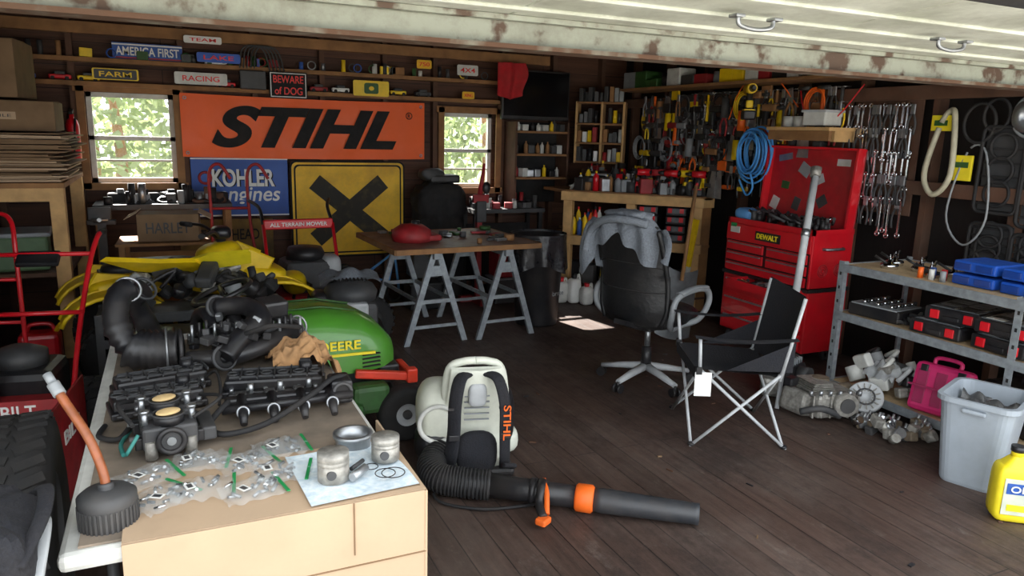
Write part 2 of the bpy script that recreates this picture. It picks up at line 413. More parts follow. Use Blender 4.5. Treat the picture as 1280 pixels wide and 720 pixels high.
b.text('BEWARE', .26, .065, RT, at((1.02, ys-.142, 2.05), WB), off=.01); b.text('of DOG', .24, .065, RT, at((1.02, ys-.142, 1.95), WB), off=.01); b.done()
for nm, x, z, w, h, m1, tx in (('yellow_plate', 1.78, 2.01, .34, .14, YEL, ''), ('yellow_plate', 2.76, 1.99, .13, .07, YELS, 'XING'), ('licence_plate', -.35, 2.02, .34, .09, YEL, 'FARM'),
                           ('licence_plate', .3, 2.02, .42, .1, OFFW, 'RACING'), ('licence_plate', 2.75, 2.23, .22, .1, OFFW, '4X4'), ('licence_plate', 2.3, 2.26, .15, .08, YELS, '750'), ('bumper_sticker', .45, 2.2, .35, .08, BLU, 'LAKE'), ('licence_plate', .33, 2.34, .3, .06, WHT, 'TEAM')):
    b = B(nm); M0 = at((x, ys-.1, z), WB)
    b.prism(rrect(w, h, .015), .004, m1, M0); b.prism(rrect(w*.92, h*.85, .01), .006, DGR if tx == 'FARM' else m1, M0)
    if tx: b.text(tx, w*.7, h*.45, m1 if tx == 'FARM' else RT, at((x, ys-.109, z), WB), off=.01)
    else:
        b.prism(rrect(w*.4, h*.7, .02), .009, GRND, M0); b.ell((x, ys-.11, z), (.05, .004, .04), YEL)
    b.done()
b = B('model_cars')
for x, m_ in ((-.55, YEL), (-.75, RED), (.5, RED), (2.05, YEL), (1.5, WHT), (-1.0, BLU), (2.3, DGR), (1.3, REDD)):
    b.box((x, ys-.05, 1.985), (.16, .07, .035), m_, bev=.01); b.box((x, ys-.05, 2.012), (.08, .06, .03), DGR, bev=.01)
    for q in (-.05, .05): b.cyl((x+q, ys-.09, 1.973), (x+q, ys-.01, 1.973), .015, BLKR, n=12)
b.done()
b = B('wall_trinkets')
for i in range(44):
    x = rnd(-1.2, 3.2); z = 2.15
    k = random.choice((0, 1, 2)); m_ = random.choice((YEL, REDD, OFFW, DGR, STL, WOODM, BLUS, GRND, DGR, BLK))
    if k == 0: b.cyl((x, ys-.05, z), (x, ys-.05, z+rnd(.05, .12)), .02, m_, n=10)
    elif k == 1: b.box((x, ys-.04, z+.035), (rnd(.05, .15), .03, .07), m_, rot=(0, rnd(-4, 4), 0), bev=.004)
    else: b.torus((x, ys-.05, z+.04), .035, .006, m_, rot=(90, 0, 0), n=14, k=5)
b.done()
b = B('red_rag')
b.sheet(lambda u, v: Vector((3.02+.3*u+.03*math.sin(v*5)*u, 6.95+.03*math.sin(u*12), 2.32-.36*v*(1-.25*abs(u-.5)))), 14, 12, mat('red_cloth', 'b8242a', .9, 0, .15)); b.done()
b = B('flat_television'); b.box((3.5, 7.06, 2.02), (.78, .05, .5), BLK, bev=.01); b.box((3.5, 7.033, 2.03), (.74, .004, .44), mat('screen', '0c0d10', .15, dirt=0)); b.box((3.5, 7.14, 2.02), (.2, .12, .2), DGR); b.done()
b = B('hanging_cables')
for i in range(5):
    x = .62+i*.03; b.tube(cr([(x, 7.12, 2.12), (x+.02, 7.06, 2.28), (x+.1, 7.04, 2.32), (x+.2, 7.04, 2.28), (x+.25, 7.08, 2.12)], 6), .007, random.choice((DGR, GRY, DGR)), 6)
b.box((.72, 7.08, 2.03), (.22, .1, .16), DGR, bev=.01); b.done()
b = B('ceiling_fishing_poles')
for i in range(7):
    y = 4.6+.32*i; z = 2.38+rnd(-.03, .03)
    b.tube([(-.5+rnd(-.4, .4), y, z), (2.8+rnd(-.3, .4), y+rnd(-.15, .1), z+.03)], [.012, .006], random.choice((STL, DGR, WOODM, ORG)), 8)
b.done()

# ------------------------------------------------------------------ left storage
b = B('storage_shelf')
b.box((-1.26, 6.45, 1.21), (1.22, 1.3, .035), WOODM)
for x in (-1.82, -.7):
    for y in (5.85, 7.05): b.box((x, y, .6), (.09, .09, 1.2), WOOD, bev=.004)
b.box((-1.26, 5.82, 1.15), (1.2, .04, .09), WOOD); b.box((-1.26, 6.45, .6), (1.18, 1.25, .03), WOODD); b.done()
b = B('flattened_cardboard_stack')
z = 1.23
for i in range(26):
    t = rnd(.008, .016)
    b.box((-1.2+rnd(-.04, .05), 6.3+rnd(-.04, .04), z+t/2), (1.12+rnd(-.12, .05), .9, t*.8), random.choice((CARD, CARDD, CARDD, CARDD)), rot=(0, rnd(-.6, .6), rnd(-4, 4))); z += t
b.done(); zt = z+.012
def carton(name, c, d, rz, m1, tape=True):
    b = B(name); b.M = TR(c, (0, 0, rz)); w, dp, h = d
    b.box((0, 0, h/2), (w, dp, h), m1, bev=.004)
    b.box((0, -dp*.25, h+.002), (w, dp*.47, .004), m1, rot=(1.2, 0, 0)); b.box((0, dp*.25, h+.002), (w, dp*.47, .004), m1, rot=(-1.2, 0, 0))
    b.box((0, 0, h+.005), (w*1.005, .05, .002), TAN)
    b.box((w*.15, -dp/2-.002, h*.5), (w*.25, .003, h*.25), CARD if m1 == CARDD else OFFW)
    b.text('FRAGILE', w*.2, h*.1, DGR, T(w*.15, -dp/2-.005, h*.5) @ WB); b.M = Matrix()
    b.done()
carton('cardboard_box', (-1.2, 6.35, zt), (1.0, .7, .2), 2, CARDD)
carton('cardboard_box', (-1.3, 6.35, zt+.22), (.85, .6, .38), -3, CARDD)
carton('cardboard_box', (-1.45, 5.42, 0), (.7, .5, .6), 3, CARD)
carton('cardboard_box', (-1.45, 5.42, .62), (.6, .45, .42), -4, CARDD)
b = B('green_storage_tote'); b.box((0, 0, .12), (.4, .34, .24), mat('tote_green', '4f6b4a', .5), bev=.02); b.box((0, 0, .25), (.44, .38, .03), GRY, bev=.01); b.done((-1.0, 6.05, .62), 5)
b = B('red_gas_can'); b.box((0, 0, .13), (.24, .18, .26), RED, bev=.03); b.tube(cr([(-.07, 0, .26), (-.05, 0, .31), (.06, 0, .31), (.09, 0, .26)], 4), .015, RED); b.tube([(.09, 0, .26), (.18, 0, .36)], .018, YEL); b.done((-.85, 5.6, .0))
b = B('fire_extinguisher')
b.lathe([(0, 0), (.045, 0), (.05, .01), (.05, .27), (.04, .31), (.018, .33), (.018, .36), (0, .36)], (-.69, 7.05, 1.33), RED)
b.box((-.69, 7.03, 1.71), (.03, .09, .02), BLK, rot=(15, 0, 0)); b.cyl((-.69, 7.0, 1.36), (-.66, 6.99, 1.66), .008, BLKR, n=8); b.box((-.69, 7.0, 1.48), (.06, .004, .1), OFFW); b.box((-.69, 7.12, 1.5), (.06, .06, .03), STL); b.done()

b = B('work_counter')
b.box((-.05, 6.95, .96), (1.05, .42, .04), DGR)
for x in (-.54, .44):
    for y in (6.78, 7.1): b.box((x, y, .47), (.05, .05, .94), WOODM)
b.done()
b = B('counter_clutter')
for i in range(48):
    x = rnd(-.5, .4); y = rnd(6.8, 7.05); m_ = random.choice((BLK, DGR, STL, BLK, BLKM, WOODD, GRY, BLKR))
    if i % 3 == 0: b.cyl((x, y, .98), (x, y, .98+rnd(.05, .17)), rnd(.02, .04), m_, n=12)
    elif i % 3 == 1: b.box((x, y, 1.02), (rnd(.06, .15), .08, .08), m_, rot=(0, 0, rnd(0, 90)), bev=.01)
    else: b.torus((x, y, 1.0), .05, .015, m_, rot=(rnd(0, 30), 0, 0), n=16, k=6)
b.done()
b = B('bench_vise')
b.M = T(-.16, 0, 0)
b.box((-.35, 6.62, .86), (.2, .1, .03), DGR); b.box((-.35, 6.62, .91), (.1, .2, .09), DGR, bev=.01); b.box((-.35, 6.5, .94), (.16, .04, .1), DGR, bev=.008); b.cyl((-.35, 6.42, .9), (-.35, 6.6, .9), .015, STL); b.cyl((-.41, 6.43, .9), (-.29, 6.43, .9), .008, STL); b.box((-.35, 6.62, .42), (.06, .06, .86), DGR); b.box((-.35, 6.62, .01), (.2, .2, .02), DGR); b.M = Matrix(); b.done()

# ------------------------------------------------------------------ wheels helper
def wheel(b, c, R, w, rim, axis='x', hub=.55, tread=True, tm=None, nt_=22, th=.08):
    rot = (0, 90, 0) if axis == 'x' else (90, 0, 0)
    tm = tm or TIRE
    pr = [(R*hub, -w*.42), (R*.75, -w*.5), (R*.93, -w*.46), (R, -w*.3), (R, w*.3), (R*.93, w*.46), (R*.75, w*.5), (R*hub, w*.42)]
    b.lathe(pr, c, tm, 36, rot)
    b.lathe([(0, -w*.2), (R*.15, -w*.22), (R*.2, -w*.3), (R*hub*.85, -w*.22), (R*hub, -w*.42)], c, rim, 24, rot)
    b.lathe([(0, w*.2), (R*.15, w*.22), (R*.2, w*.3), (R*hub*.85, w*.22), (R*hub, w*.42)], c, rim, 24, rot)
    M = TR(c, rot)
    if tread:
        n = nt_
        for i in range(n):
            for sgn in (-1, 1):
                a = 2*math.pi*(i+.5*(sgn > 0))/n
                Mx = M @ E((0, 0, math.degrees(a))) @ T(R, 0, sgn*w*.22)
                old = b.M.copy(); b.M = old @ Mx
                b.box((0, 0, 0), (R*th, R*3.1/n, w*.38), tm, rot=(sgn*18, 0, 0)); b.M = old

# ------------------------------------------------------------------ snow thrower (left, red)
b = B('snow_thrower')
b.box((0, -.1, .22), (.6, .34, .34), REDD, bev=.03); b.box((0, -.29, .22), (.52, .03, .3), BLKM)
b.tube(cr([(-.25, -.3, .2), (-.12, -.33, .3), (0, -.3, .2), (.12, -.33, .12), (.25, -.3, .2)], 5), .02, RED, 8)
for x in (-.3, .3): b.box((x, -.2, .24), (.012, .5, .46), REDD, bev=.004)
b.lathe([(.09, 0), (.08, .1), (.09, .2)], (-.1, -.1, .38), REDD, 20)
b.box((0, .22, .38), (.34, .34, .22), BLK, bev=.04); b.lathe([(0, 0), (.12, 0), (.12, .06), (.05, .09), (0, .09)], (0, .22, .49), DGR)
for x in (-.3, .3): wheel(b, (x, .25, .19), .19, .12, LGR, 'x')
for x in (-.22, .22):
    b.tube(cr([(x, .2, .35), (x, .4, .6), (x*1.1, .62, .9), (x*1.2, .74, 1.03), (x*1.2, .86, 1.04)], 6), .013, RED, 10)
    b.tube([(x*1.2, .78, 1.04), (x*1.2, .9, 1.04)], .018, BLKR, 10)
b.tube([(-.25, .66, .95), (.25, .66, .95)], .012, RED); b.tube([(-.23, .45, .68), (.23, .45, .68)], .012, RED); b.box((0, .64, .93), (.2, .1, .03), BLK, rot=(35, 0, 0), bev=.01)
b.box((0, -.275, .42), (.58, .012, .1), REDD); b.text('POWER BILT', .4, .06, WHT, at((0, -.283, .42), WB), off=.01)
b.text('BILT', .24, .06, WHT, T(.308, -.2, .3) @ E((0, 0, 90)) @ E((90, 0, 0)), off=.01)
b.done((-.74, 3.85, 0), -8)
b = B('hand_truck')
for x in (-.17, .17): b.tube(cr([(x, 0, .05), (x, 0, .85), (x*.8, .06, 1.08), (x*.2, .1, 1.12)], 6), .013, RED, 10)
for z in (.25, .5, .75): b.tube([(-.17, 0, z), (.17, 0, z)], .011, RED, 8)
b.box((0, -.06, .02), (.38, .14, .012), REDD)
for x in (-.2, .2): wheel(b, (x, .08, .13), .12, .05, LGR, 'x', tread=False)
b.done((-.98, 4.93, 0), -14)

b = B('tractor_tire'); wheel(b, (0, 0, .39), .37, .2, DGR, 'x', hub=.5, nt_=40, th=.04); b.done((-.46, 2.45, .01), 4)
b = B('black_camera_bag')
b.ell((0, 0, .735), (.26, .34, .26), FAB, e=.5, e2=.5, crumple=.12, nu=30, nv=20); b.tube(cr([(.1, -.14, .8), (.14, -.05, .85), (.14, .08, .86), (.09, .15, .8)], 6), .016, FAB, 8, flat=.4)
b.tube(cr([(-.1, -.14, .82), (-.01, -.08, .9), (-.01, .08, .9), (-.1, .14, .82)], 6), .016, FAB, 8, flat=.5); b.torus((.115, -.05, .78), .03, .004, GRY, rot=(0, 80, 0), n=16, k=6); b.tube(cr([(.125, -.15, .74), (.14, 0, .8), (.125, .15, .76)], 6), .012, LGR, 6, flat=.3)
b.done((-.425, 1.68, 0), 4)
b = B('wooden_stool')
b.lathe([(0, 0), (.15, 0), (.155, .01), (.155, .03), (0, .03)], (0, 0, .57), WOODM)
for a in (45, 135, 225, 315):
    c, s_ = math.cos(math.radians(a)), math.sin(math.radians(a)); b.cyl((c*.16, s_*.16, 0), (c*.11, s_*.11, .57), .018, WOODM)
b.torus((0, 0, .25), .14, .01, WOODM); b.done((-.44, 1.68, 0))

# ------------------------------------------------------------------ lawn tractor (green)
b = B('lawn_tractor')
secs = [(.38, .22, .42, .66), (.5, .25, .38, .69), (.7, .265, .36, .695), (.88, .26, .36, .66), (1.0, .235, .37, .59), (1.07, .19, .39, .51), (1.09, .12, .41, .45)]
vs = []; fs = []; n = 16
for (x, hw, z0, z1) in secs:
    for j in range(n):
        t = math.pi*j/(n-1); cy = math.cos(t); sz = math.sin(t)
        vs.append((x, hw*math.copysign(abs(cy)**.55, cy), z0+(z1-z0)*abs(sz)**.6))
for i in range(len(secs)-1):
    for j in range(n-1): fs.append((i*n+j, (i+1)*n+j, (i+1)*n+j+1, i*n+j+1))
fs.append(tuple(range(n))); fs.append(tuple(range((len(secs)-1)*n, len(secs)*n))[::-1])
b.add(vs, fs, GRN, [True]*(len(fs)-2)+[False]*2)
b.text('DEERE', .22, .05, YELB, T(.76, -.268, .52) @ WB, off=.02)
b.box((.7, -.265, .468), (.5, .008, .014), YELB)
for k in range(4): b.box((.93, -.252, .39+.022*k), (.1, .02, .006), BLKM, rot=(0, 0, 8))
for q in (-.1, .1): b.tube([(.45, q, .69), (.7, q, .7), (.88, q*.9, .665)], .006, GRND, 6)
b.box((.5, 0, .3), (1.2, .3, .12), DGR, bev=.02)
b.box((1.04, 0, .34), (.12, .42, .06), BLK, bev=.015)
OR = mat('orange_red', 'e03c22', .4, dirt=.2)
b.box((.98, -.31, .35), (.3, .04, .045), OR, rot=(0, 6, -8), bev=.008); b.box((1.13, -.2, .335), (.04, .24, .045), OR, bev=.008); b.box((1.13, -.33, .34), (.06, .06, .08), OR, bev=.01)
for y in (-.38, .38):
    wheel(b, (1.08, y, .15), .15, .12, LGR, 'y', hub=.42, tread=False); b.cyl((1.08, 0, .2), (1.08, y*.95, .15), .02, DGR)
    b.cyl((1.08, y*1.1, .15), (1.08, y*1.14, .15), .025, DGR)
    wheel(b, (.0, y, .25), .25, .2, YEL, 'y', hub=.5)
    b.ell((0, y*1.0, .45), (.62, .25, .16), GRN, e=.6, e2=.7)
b.box((.55, 0, .17), (.62, .85, .14), GRND, bev=.04); b.box((.9, -.33, .24), (.2, .12, .16), GRND, bev=.03)
b.tube(cr([(.3, -.44, .2), (.6, -.46, .2), (.85, -.4, .2)], 4), .012, STL)
b.cyl((.35, 0, .6), (.22, 0, .78), .018, BLK); b.torus((.21, 0, .79), .15, .013, BLK, rot=(0, -20, 0)); b.cyl((.21, -.14, .79), (.21, .14, .79), .012, BLK)
b.ell((-.1, 0, .55), (.42, .44, .12), BLK, e=.6); b.ell((-.26, 0, .7), (.12, .42, .3), BLK, e=.6)
b.done((.0, 4.02, 0))

# ------------------------------------------------------------------ ATV (yellow)
def panel(b, poly, y, th, m):
    b.prism(poly, th, m, T(0, y, 0) @ WB, taper=.94); b.prism(poly, th, m, T(0, y, 0) @ E((-90, 0, 0)) @ Matrix.Diagonal((1, -1, 1, 1)), taper=.94)
b = B('yellow_quad_bike')
for x in (-.5, .5):
    for y in (-.38, .38): wheel(b, (x, y, .27), .26, .2, DGR, 'y', hub=.45)
    b.cyl((x, -.35, .27), (x, .35, .27), .025, STL)
    for y in (-.2, .2):
        b.tube([(x*.9, y, .3), (x*.6, y*.7, .66)], .022, YEL)
        for k in range(7): b.torus((x*(.88-.04*k), y*(1-.035*k), .34+.045*k), .035, .007, BLK, n=14, k=6)
b.box((0, 0, .38), (.55, .28, .26), DGR, bev=.05)
for k in range(7): b.box((.05, 0, .42+.025*k), (.22, .34, .008), ALU)
b.cyl((0, -.2, .36), (0, -.14, .36), .09, ALU); b.cyl((.15, -.2, .34), (.15, -.14, .34), .06, ALU)
for s_ in (-1, 1):
    b.tube([(-.5, s_*.13, .6), (-.1, s_*.15, .55), (.3, s_*.13, .6), (.6, s_*.1, .5)], .016, DGR); b.tube([(-.2, s_*.15, .3), (.3, s_*.15, .3), (.55, s_*.12, .5)], .016, DGR)
    panel(b, [(-.08, .66), (.12, .86), (.4, .93), (.58, .84), (.5, .7), (.22, .58)], s_*.2, .012, YEL)
    panel(b, [(-.62, .82), (-.2, .76), (-.14, .66), (-.45, .62), (-.68, .72)], s_*.18, .012, YEL)
    panel(b, [(.08, .68), (.3, .78), (.42, .72), (.24, .64)], s_*.225, .006, BLK)
b.ell((-.22, 0, .8), (.72, .26, .14), LEA, e=.7)
b.ell((.22, 0, .86), (.34, .28, .2), YEL, e=.8, rot=(0, -10, 0)); b.cyl((.24, 0, .9), (.24, 0, .98), .035, BLK)
for x, s_ in ((-.52, -1), (.52, 1)):
    for y in (-.36, .36):
        q_ = [(x+.34*math.cos(math.pi*(.02+.9*i/12)), .47+.24*math.sin(math.pi*(.02+.9*i/12))) for i in range(13)]
        o = [Vector((q[0], y-.13, q[1])) for q in q_]; p2 = [Vector((q[0], y+.13, q[1])) for q in q_]
        b.add(o+p2, [(i, i+1, 14+i, 13+i) for i in range(12)], YEL, True)
        for yy in (y-.13, y+.13): b.tube([Vector((q[0], yy, q[1])) for q in q_], .014, YEL, 8)
    b.ell((x*.95, 0, .72), (.38, .5, .12), YEL, e=.5, rot=(0, 8*s_, 0)); b.box((x*.95, 0, .785), (.2, .2, .02), BLK, bev=.008)
b.tube([(.3, 0, .8), (.2, 0, 1.02)], .02, BLK); b.tube(cr([(.05, -.38, 1.06), (.15, -.2, 1.06), (.22, 0, 1.0), (.15, .2, 1.06), (.05, .38, 1.06)], 5), .012, BLK)
for y in (-.34, .34): b.tube([(.08, y*.85, 1.06), (.03, y*1.15, 1.06)], .02, BLKR)
b.ell((.24, 0, 1.03), (.14, .18, .1), BLK, e=.7)
b.ell((.78, 0, .6), (.16, .3, .18), YEL, e=.7); b.tube([(.82, -.18, .42), (.86, -.18, .6), (.86, .18, .6), (.82, .18, .42)], .014, BLK)
b.done((.08, 5.3, 0), 8, sc_=.9)
b = B('milk_crate')
for z in (.02, .15, .28, .41, .54):
    for q in (-.14, .14): b.box((0, q, z), (1.0, .015, .05), DGR)
    for q in (-.5, .5): b.box((q, 0, z), (.015, .28, .05), DGR)
for x in (-.49, -.25, 0, .25, .49):
    for q in (-.14, .14): b.box((x, q, .29), (.04, .02, .58), DGR)
b.box((0, 0, .57), (1.0, .29, .01), DGR); b.done((.08, 4.72, 0))
b = B('salvaged_parts_pile')
for i in range(60):
    x = rnd(-.36, .52); y = rnd(4.6, 4.84); z = .62+rnd(0, .2)*(1-abs(x-.08)/.6); m_ = random.choice((BLK, BLK, DGR, BLKR, GRY, DGR, ALU, DGR, BLKM, WHT if i % 9 == 0 else BLK))
    k = i % 4
    if k == 0: b.box((x, y, z), (rnd(.06, .2), rnd(.05, .12), rnd(.04, .1)), m_, rot=(rnd(-40, 40), rnd(-40, 40), rnd(0, 180)), bev=.015)
    elif k == 1: b.tube(cr([(x, y, z), (x+rnd(-.1, .1), y+rnd(-.06, .06), z+rnd(0, .12)), (x+rnd(-.12, .12), y+rnd(-.06, .06), z+.01)], 6), rnd(.008, .024), m_, 10)
    elif k == 2: b.cyl((x, y, z), (x+rnd(-.05, .05), y+rnd(-.05, .05), z+rnd(.04, .08)), rnd(.02, .05), m_)
    else: b.lathe([(0, 0), (.04, 0), (.05, .02), (.05, .05), (.03, .06), (.03, .08), (0, .08)], (x, y, z), m_, 16, rot=(rnd(-60, 60), rnd(-60, 60), 0))
b.prism([(-.3, -.03), (-.1, .1), (.15, .12), (.3, .0), (.2, -.1), (.0, -.05)], .03, YEL, T(-.1, 4.72, .82) @ E((-30, 8, 10)), taper=.9)
b.prism([(-.2, -.03), (-.05, .08), (.2, .1), (.25, -.02), (.0, -.07)], .025, YELB, T(.2, 4.7, .84) @ E((-40, -12, -25)), taper=.88)
b.done()
b = B('cardboard_box'); b.box((0, 0, .1), (.42, .3, .2), CARDD, bev=.003); b.text('HARLEY', .3, .08, DGR, T(0, -.153, .1) @ WB, off=.01)
b.box((-.25, 0, .19), (.1, .3, .005), CARD, rot=(0, -30, 0)); b.box((.25, 0, .19), (.1, .3, .005), CARD, rot=(0, 30, 0)); b.done((-.02, 6.15, .78), -4)
b = B('wooden_crate')
for z in (.08, .25, .42, .6):
    b.box((0, -.2, z), (.6, .02, .1), WOODM); b.box((0, .2, z), (.6, .02, .1), WOODM); b.box((-.3, 0, z), (.02, .4, .1), WOODM); b.box((.3, 0, z), (.02, .4, .1), WOODM)
for x in (-.28, .28):
    for y in (-.18, .18): b.box((x, y, .38), (.04, .04, .76), WOODM)
b.box((0, 0, .765), (.64, .44, .02), WOODM); b.done((-.06, 6.16, 0), -2)

# ------------------------------------------------------------------ field mower behind
b = B('brush_mower')
for x in (-.32, .32): wheel(b, (x, .1, .25), .25, .15, DGR, 'x')
b.box((0, -.05, .3), (.62, .5, .1), REDD, bev=.04); b.box((0, -.3, .25), (.6, .08, .2), RED, bev=.02)
b.box((0, -.05, .48), (.38, .36, .26), DGR, bev=.05); b.lathe([(0, 0), (.15, 0), (.15, .06), (.13, .1), (0, .11)], (0, -.05, .6), BLK, 24)
b.ell((.18, -.1, .55), (.16, .26, .18), LGR, e=.6)
b.box((0, .15, .86), (.56, .04, .08), RED, bev=.01); b.text('ALL TERRAIN MOWER', .46, .032, WHT, T(0, .127, .86) @ WB, off=.015)
for x in (-.28, .28):
    b.tube([(x, -.1, .3), (x, .15, .86)], .015, RED); b.tube(cr([(x, .15, .86), (x, .3, .98), (x*1.2, .45, 1.03)], 5), .014, BLK)
b.done((.95, 6.05, 0), 4)
b = B('red_trimmer_handles')
for x in (0, .3): b.tube(cr([(x*1.4, -.1, .02), (x*1.1, 0, .6), (x, .05, .95), (x, .03, 1.25), (x+.08, 0, 1.32), (x+.16, -.02, 1.2)], 6), .013, REDD, 8)
b.tube([(0, .05, .95), (.3, .05, .95)], .012, REDD); b.box((.2, -.05, .06), (.4, .16, .1), REDD, bev=.03); b.done((.3, 6.6, 0))
b = B('lawn_mower_engine')
b.box((0, 0, .26), (.46, .5, .14), BLK, bev=.04)
for x in (-.23, .23):
    for y in (-.22, .22): wheel(b, (x, y, .1), .1, .05, OFFW, 'x', tread=False)
b.box((0, 0, .42), (.34, .32, .2), DGR, bev=.04); b.lathe([(0, 0), (.17, 0), (.18, .05), (.15, .1), (.07, .13), (0, .13)], (0, 0, .52), DGR, 28)
for k in range(9): b.box((-.1+.025*k, 0, .655), (.01, .16, .006), BLKM)
b.box((.0, -.18, .46), (.2, .08, .14), LGR, bev=.02); b.ell((-.2, 0, .5), (.12, .2, .16), BLK, e=.6)
b.sheet(lambda u, v: Vector((-.2+.4*u, -.05+.34*v, .685+.03*math.sin(u*9)*math.cos(v*7)-.12*abs(v-.5)**1.5-.1*abs(u-.5)**2)), 16, 14, GCL)
b.done((1.06, 4.85, 0), -8)
b = B('loose_wheel'); wheel(b, (0, 0, .2), .2, .16, DGR, 'y'); b.done((1.3, 5.4, 0), 10)
b = B('loose_wheel'); wheel(b, (0, 0, .17), .17, .14, DGR, 'y'); b.done((1.2, 6.85, 0), -10)
b = B('blue_bicycle_frame')
b.tube([(0, 0, .3), (.3, .05, .5), (.26, .1, .2), (0, 0, .3)], .014, LBL); b.tube([(.3, .05, .5), (.32, .05, .35), (.36, .1, .1)], .012, LBL); b.tube([(0, 0, .3), (-.05, 0, .02)], .012, LBL); b.torus((.32, .1, .115), .1, .015, TIRE, rot=(90, 0, 20)); b.done((1.6, 6.7, 0))

# ------------------------------------------------------------------ sawhorse table
def sawhorse(loc):
    b = B('sawhorse'); H = .735
    b.box((0, 0, H-.03), (.07, .9, .06), GALV, bev=.005)
    for y in (-.38, .38):
        for sx in (-1, 1):
            b.box((sx*.135, y*1.06, (H-.03)/2), (.045, .03, H*1.02), GALV, rot=(0, -sx*17.5, 0))
        b.box((0, y*1.06, .34), (.26, .02, .03), GALV); b.box((0, y*1.06, .58), (.15, .025, .08), GALV)
        b.box((0, y*1.06, .14), (.37, .015, .025), GALV)
    for sx in (-1, 1): b.box((sx*.14, 0, .34), (.015, .8, .03), GALV)
    b.done(loc, 4)
sawhorse((1.80, 5.72, 0)); sawhorse((2.40, 5.72, 0))
b = B('work_table_top'); b.box((0, 0, .02), (1.22, 1.0, .035), mat('stained_ply', '6b4a40', .45, 0, .35, 5, hex2='9c7a64', dirt=.5), bev=.004)
for q in (-.5, .5): b.box((0, q, .02), (1.22, .02, .04), WOODM)
for q in (-.61, .61): b.box((q, 0, .02), (.02, 1.0, .04), WOODM)
b.done((2.05, 5.7, .738), 3)
b = B('red_fuel_tank'); b.lathe([(0, 0), (.15, 0), (.16, .04), (.15, .09), (.09, .13), (0, .14)], (0, 0, 0), REDD); b.box((.1, 0, .03), (.24, .22, .05), REDD, bev=.02); b.lathe([(.03, .12), (.035, .16), (0, .165)], (.03, 0, 0), BLK, 14); b.done((1.72, 5.6, .778))
b = B('table_top_parts')
for i in range(30):
    x = rnd(1.6, 2.55); y = rnd(5.3, 6.1)
    if x < 1.98 and y < 5.85: continue
    m_ = random.choice((STL, BLK, DGR, REDD, GRND, WOODM, DGR, GRY))
    if i % 2: b.cyl((x, y, .779), (x, y, .779+rnd(.015, .05)), rnd(.015, .05), m_, n=14)
    else: b.box((x, y, .79), (rnd(.05, .16), rnd(.02, .06), .02), m_, rot=(0, 0, rnd(0, 180)), bev=.004)
b.done()
b = B('trash_can')
b.lathe([(0, .0), (.185, 0), (.19, .02), (.225, .74), (.245, .75), (.245, .78), (.225, .78), (.18, .04), (0, .04)], (0, 0, 0), BLK, 32)
b.sheet(lambda u, v: Vector(((.235+.03*math.sin(u*50)*(v)+.01)*math.cos(u*6.283), (.235+.03*math.sin(u*50)*v+.01)*math.sin(u*6.283), .80-.3*v*(1+.15*math.sin(u*17)))), 64, 6, mat('bin_liner', '222328', .22, 0, .2, 30, bump=.6))
b.text('brute', .14, .04, GRY, T(.02, -.232, .3) @ WB); b.done((2.88, 5.66, 0), 20)

b = B('covered_grill')
b.ell((0, 0, .95), (.5, .4, .4), BLKM, e=.5, e2=.7, crumple=.15, nu=34, nv=20, smooth=True); b.sheet(lambda u, v: Vector(((.25+.02*math.sin(u*44))*math.cos(u*6.283), (.2+.02*math.sin(u*37))*math.sin(u*6.283), 1.0-.98*v)), 48, 4, BLKM)
b.box((.04, 0, 1.18), (.3, .2, .08), BLK, bev=.02); b.ell((-.08, 0, 1.22), (.24, .2, .12), DGR, e=.7, crumple=.2, smooth=True); b.done((2.4, 6.92, 0))
b = B('red_engine_stand')
b.box((0, 0, .55), (.05, .05, 1.0), REDD); b.box((0, 0, .03), (.06, .3, .06), REDD); b.box((0, .1, .03), (.3, .06, .06), REDD)
b.tube([(0, 0, 1.0), (.04, -.02, 1.35)], [.03, .012], REDD); b.box((0, -.04, 1.02), (.16, .04, .08), REDD, bev=.01); b.box((0, -.05, .9), (.1, .06, .2), DGR, bev=.01); b.ell((.06, -.03, 1.12), (.08, .06, .12), BLK); b.done((2.66, 6.5, 0))
b = B('storage_crates')
for x, y, z, w_, m_ in ((2.95, 6.5, 0, .3, DGR), (3.28, 6.72, 0, .28, BLK), (2.95, 6.5, .26, .26, REDD), (2.1, 6.5, 0, .3, BLK), (2.1, 6.5, .3, .25, DGR)):
    b.box((x, y, z+.12), (w_, .24, .24), m_, bev=.015); b.box((x, y, z+.245), (w_+.02, .26, .015), GRY if m_ == DGR else DGR, bev=.004)
b.done()
b = B('corner_desk')
b.box((3.12, 6.98, .86), (.8, .38, .04), DGR)
for x in (2.76, 3.48):
    for y in (6.83, 7.12): b.box((x, y, .42), (.04, .04, .84), BLK)
b.box((3.12, 7.1, .4), (.7, .03, .6), BLKM); b.done()
b = B('desk_clutter')
for i in range(34):
    x = rnd(2.78, 3.44); y = rnd(6.85, 7.05); m_ = random.choice((BLK, STL, OFFW, REDD, DGR, DGR, BLK))
    if i % 2: b.cyl((x, y, .88), (x, y, .88+rnd(.05, .16)), rnd(.018, .03), m_, n=12)
    else: b.box((x, y, .91), (rnd(.06, .14), .08, .06), m_, rot=(0, 0, rnd(0, 90)), bev=.006)
b.done()
b = B('wall_shelf')
for z in (1.18, 1.42, 1.65): b.box((3.53, 7.05, z), (.62, .26, .022), WOODM)
for x in (3.23, 3.83): b.box((x, 7.05, 1.33), (.022, .26, .84), WOODD)
b.box((3.53, 7.17, 1.33), (.6, .01, .84), BLKM); b.done()
b = B('shelf_bottles')
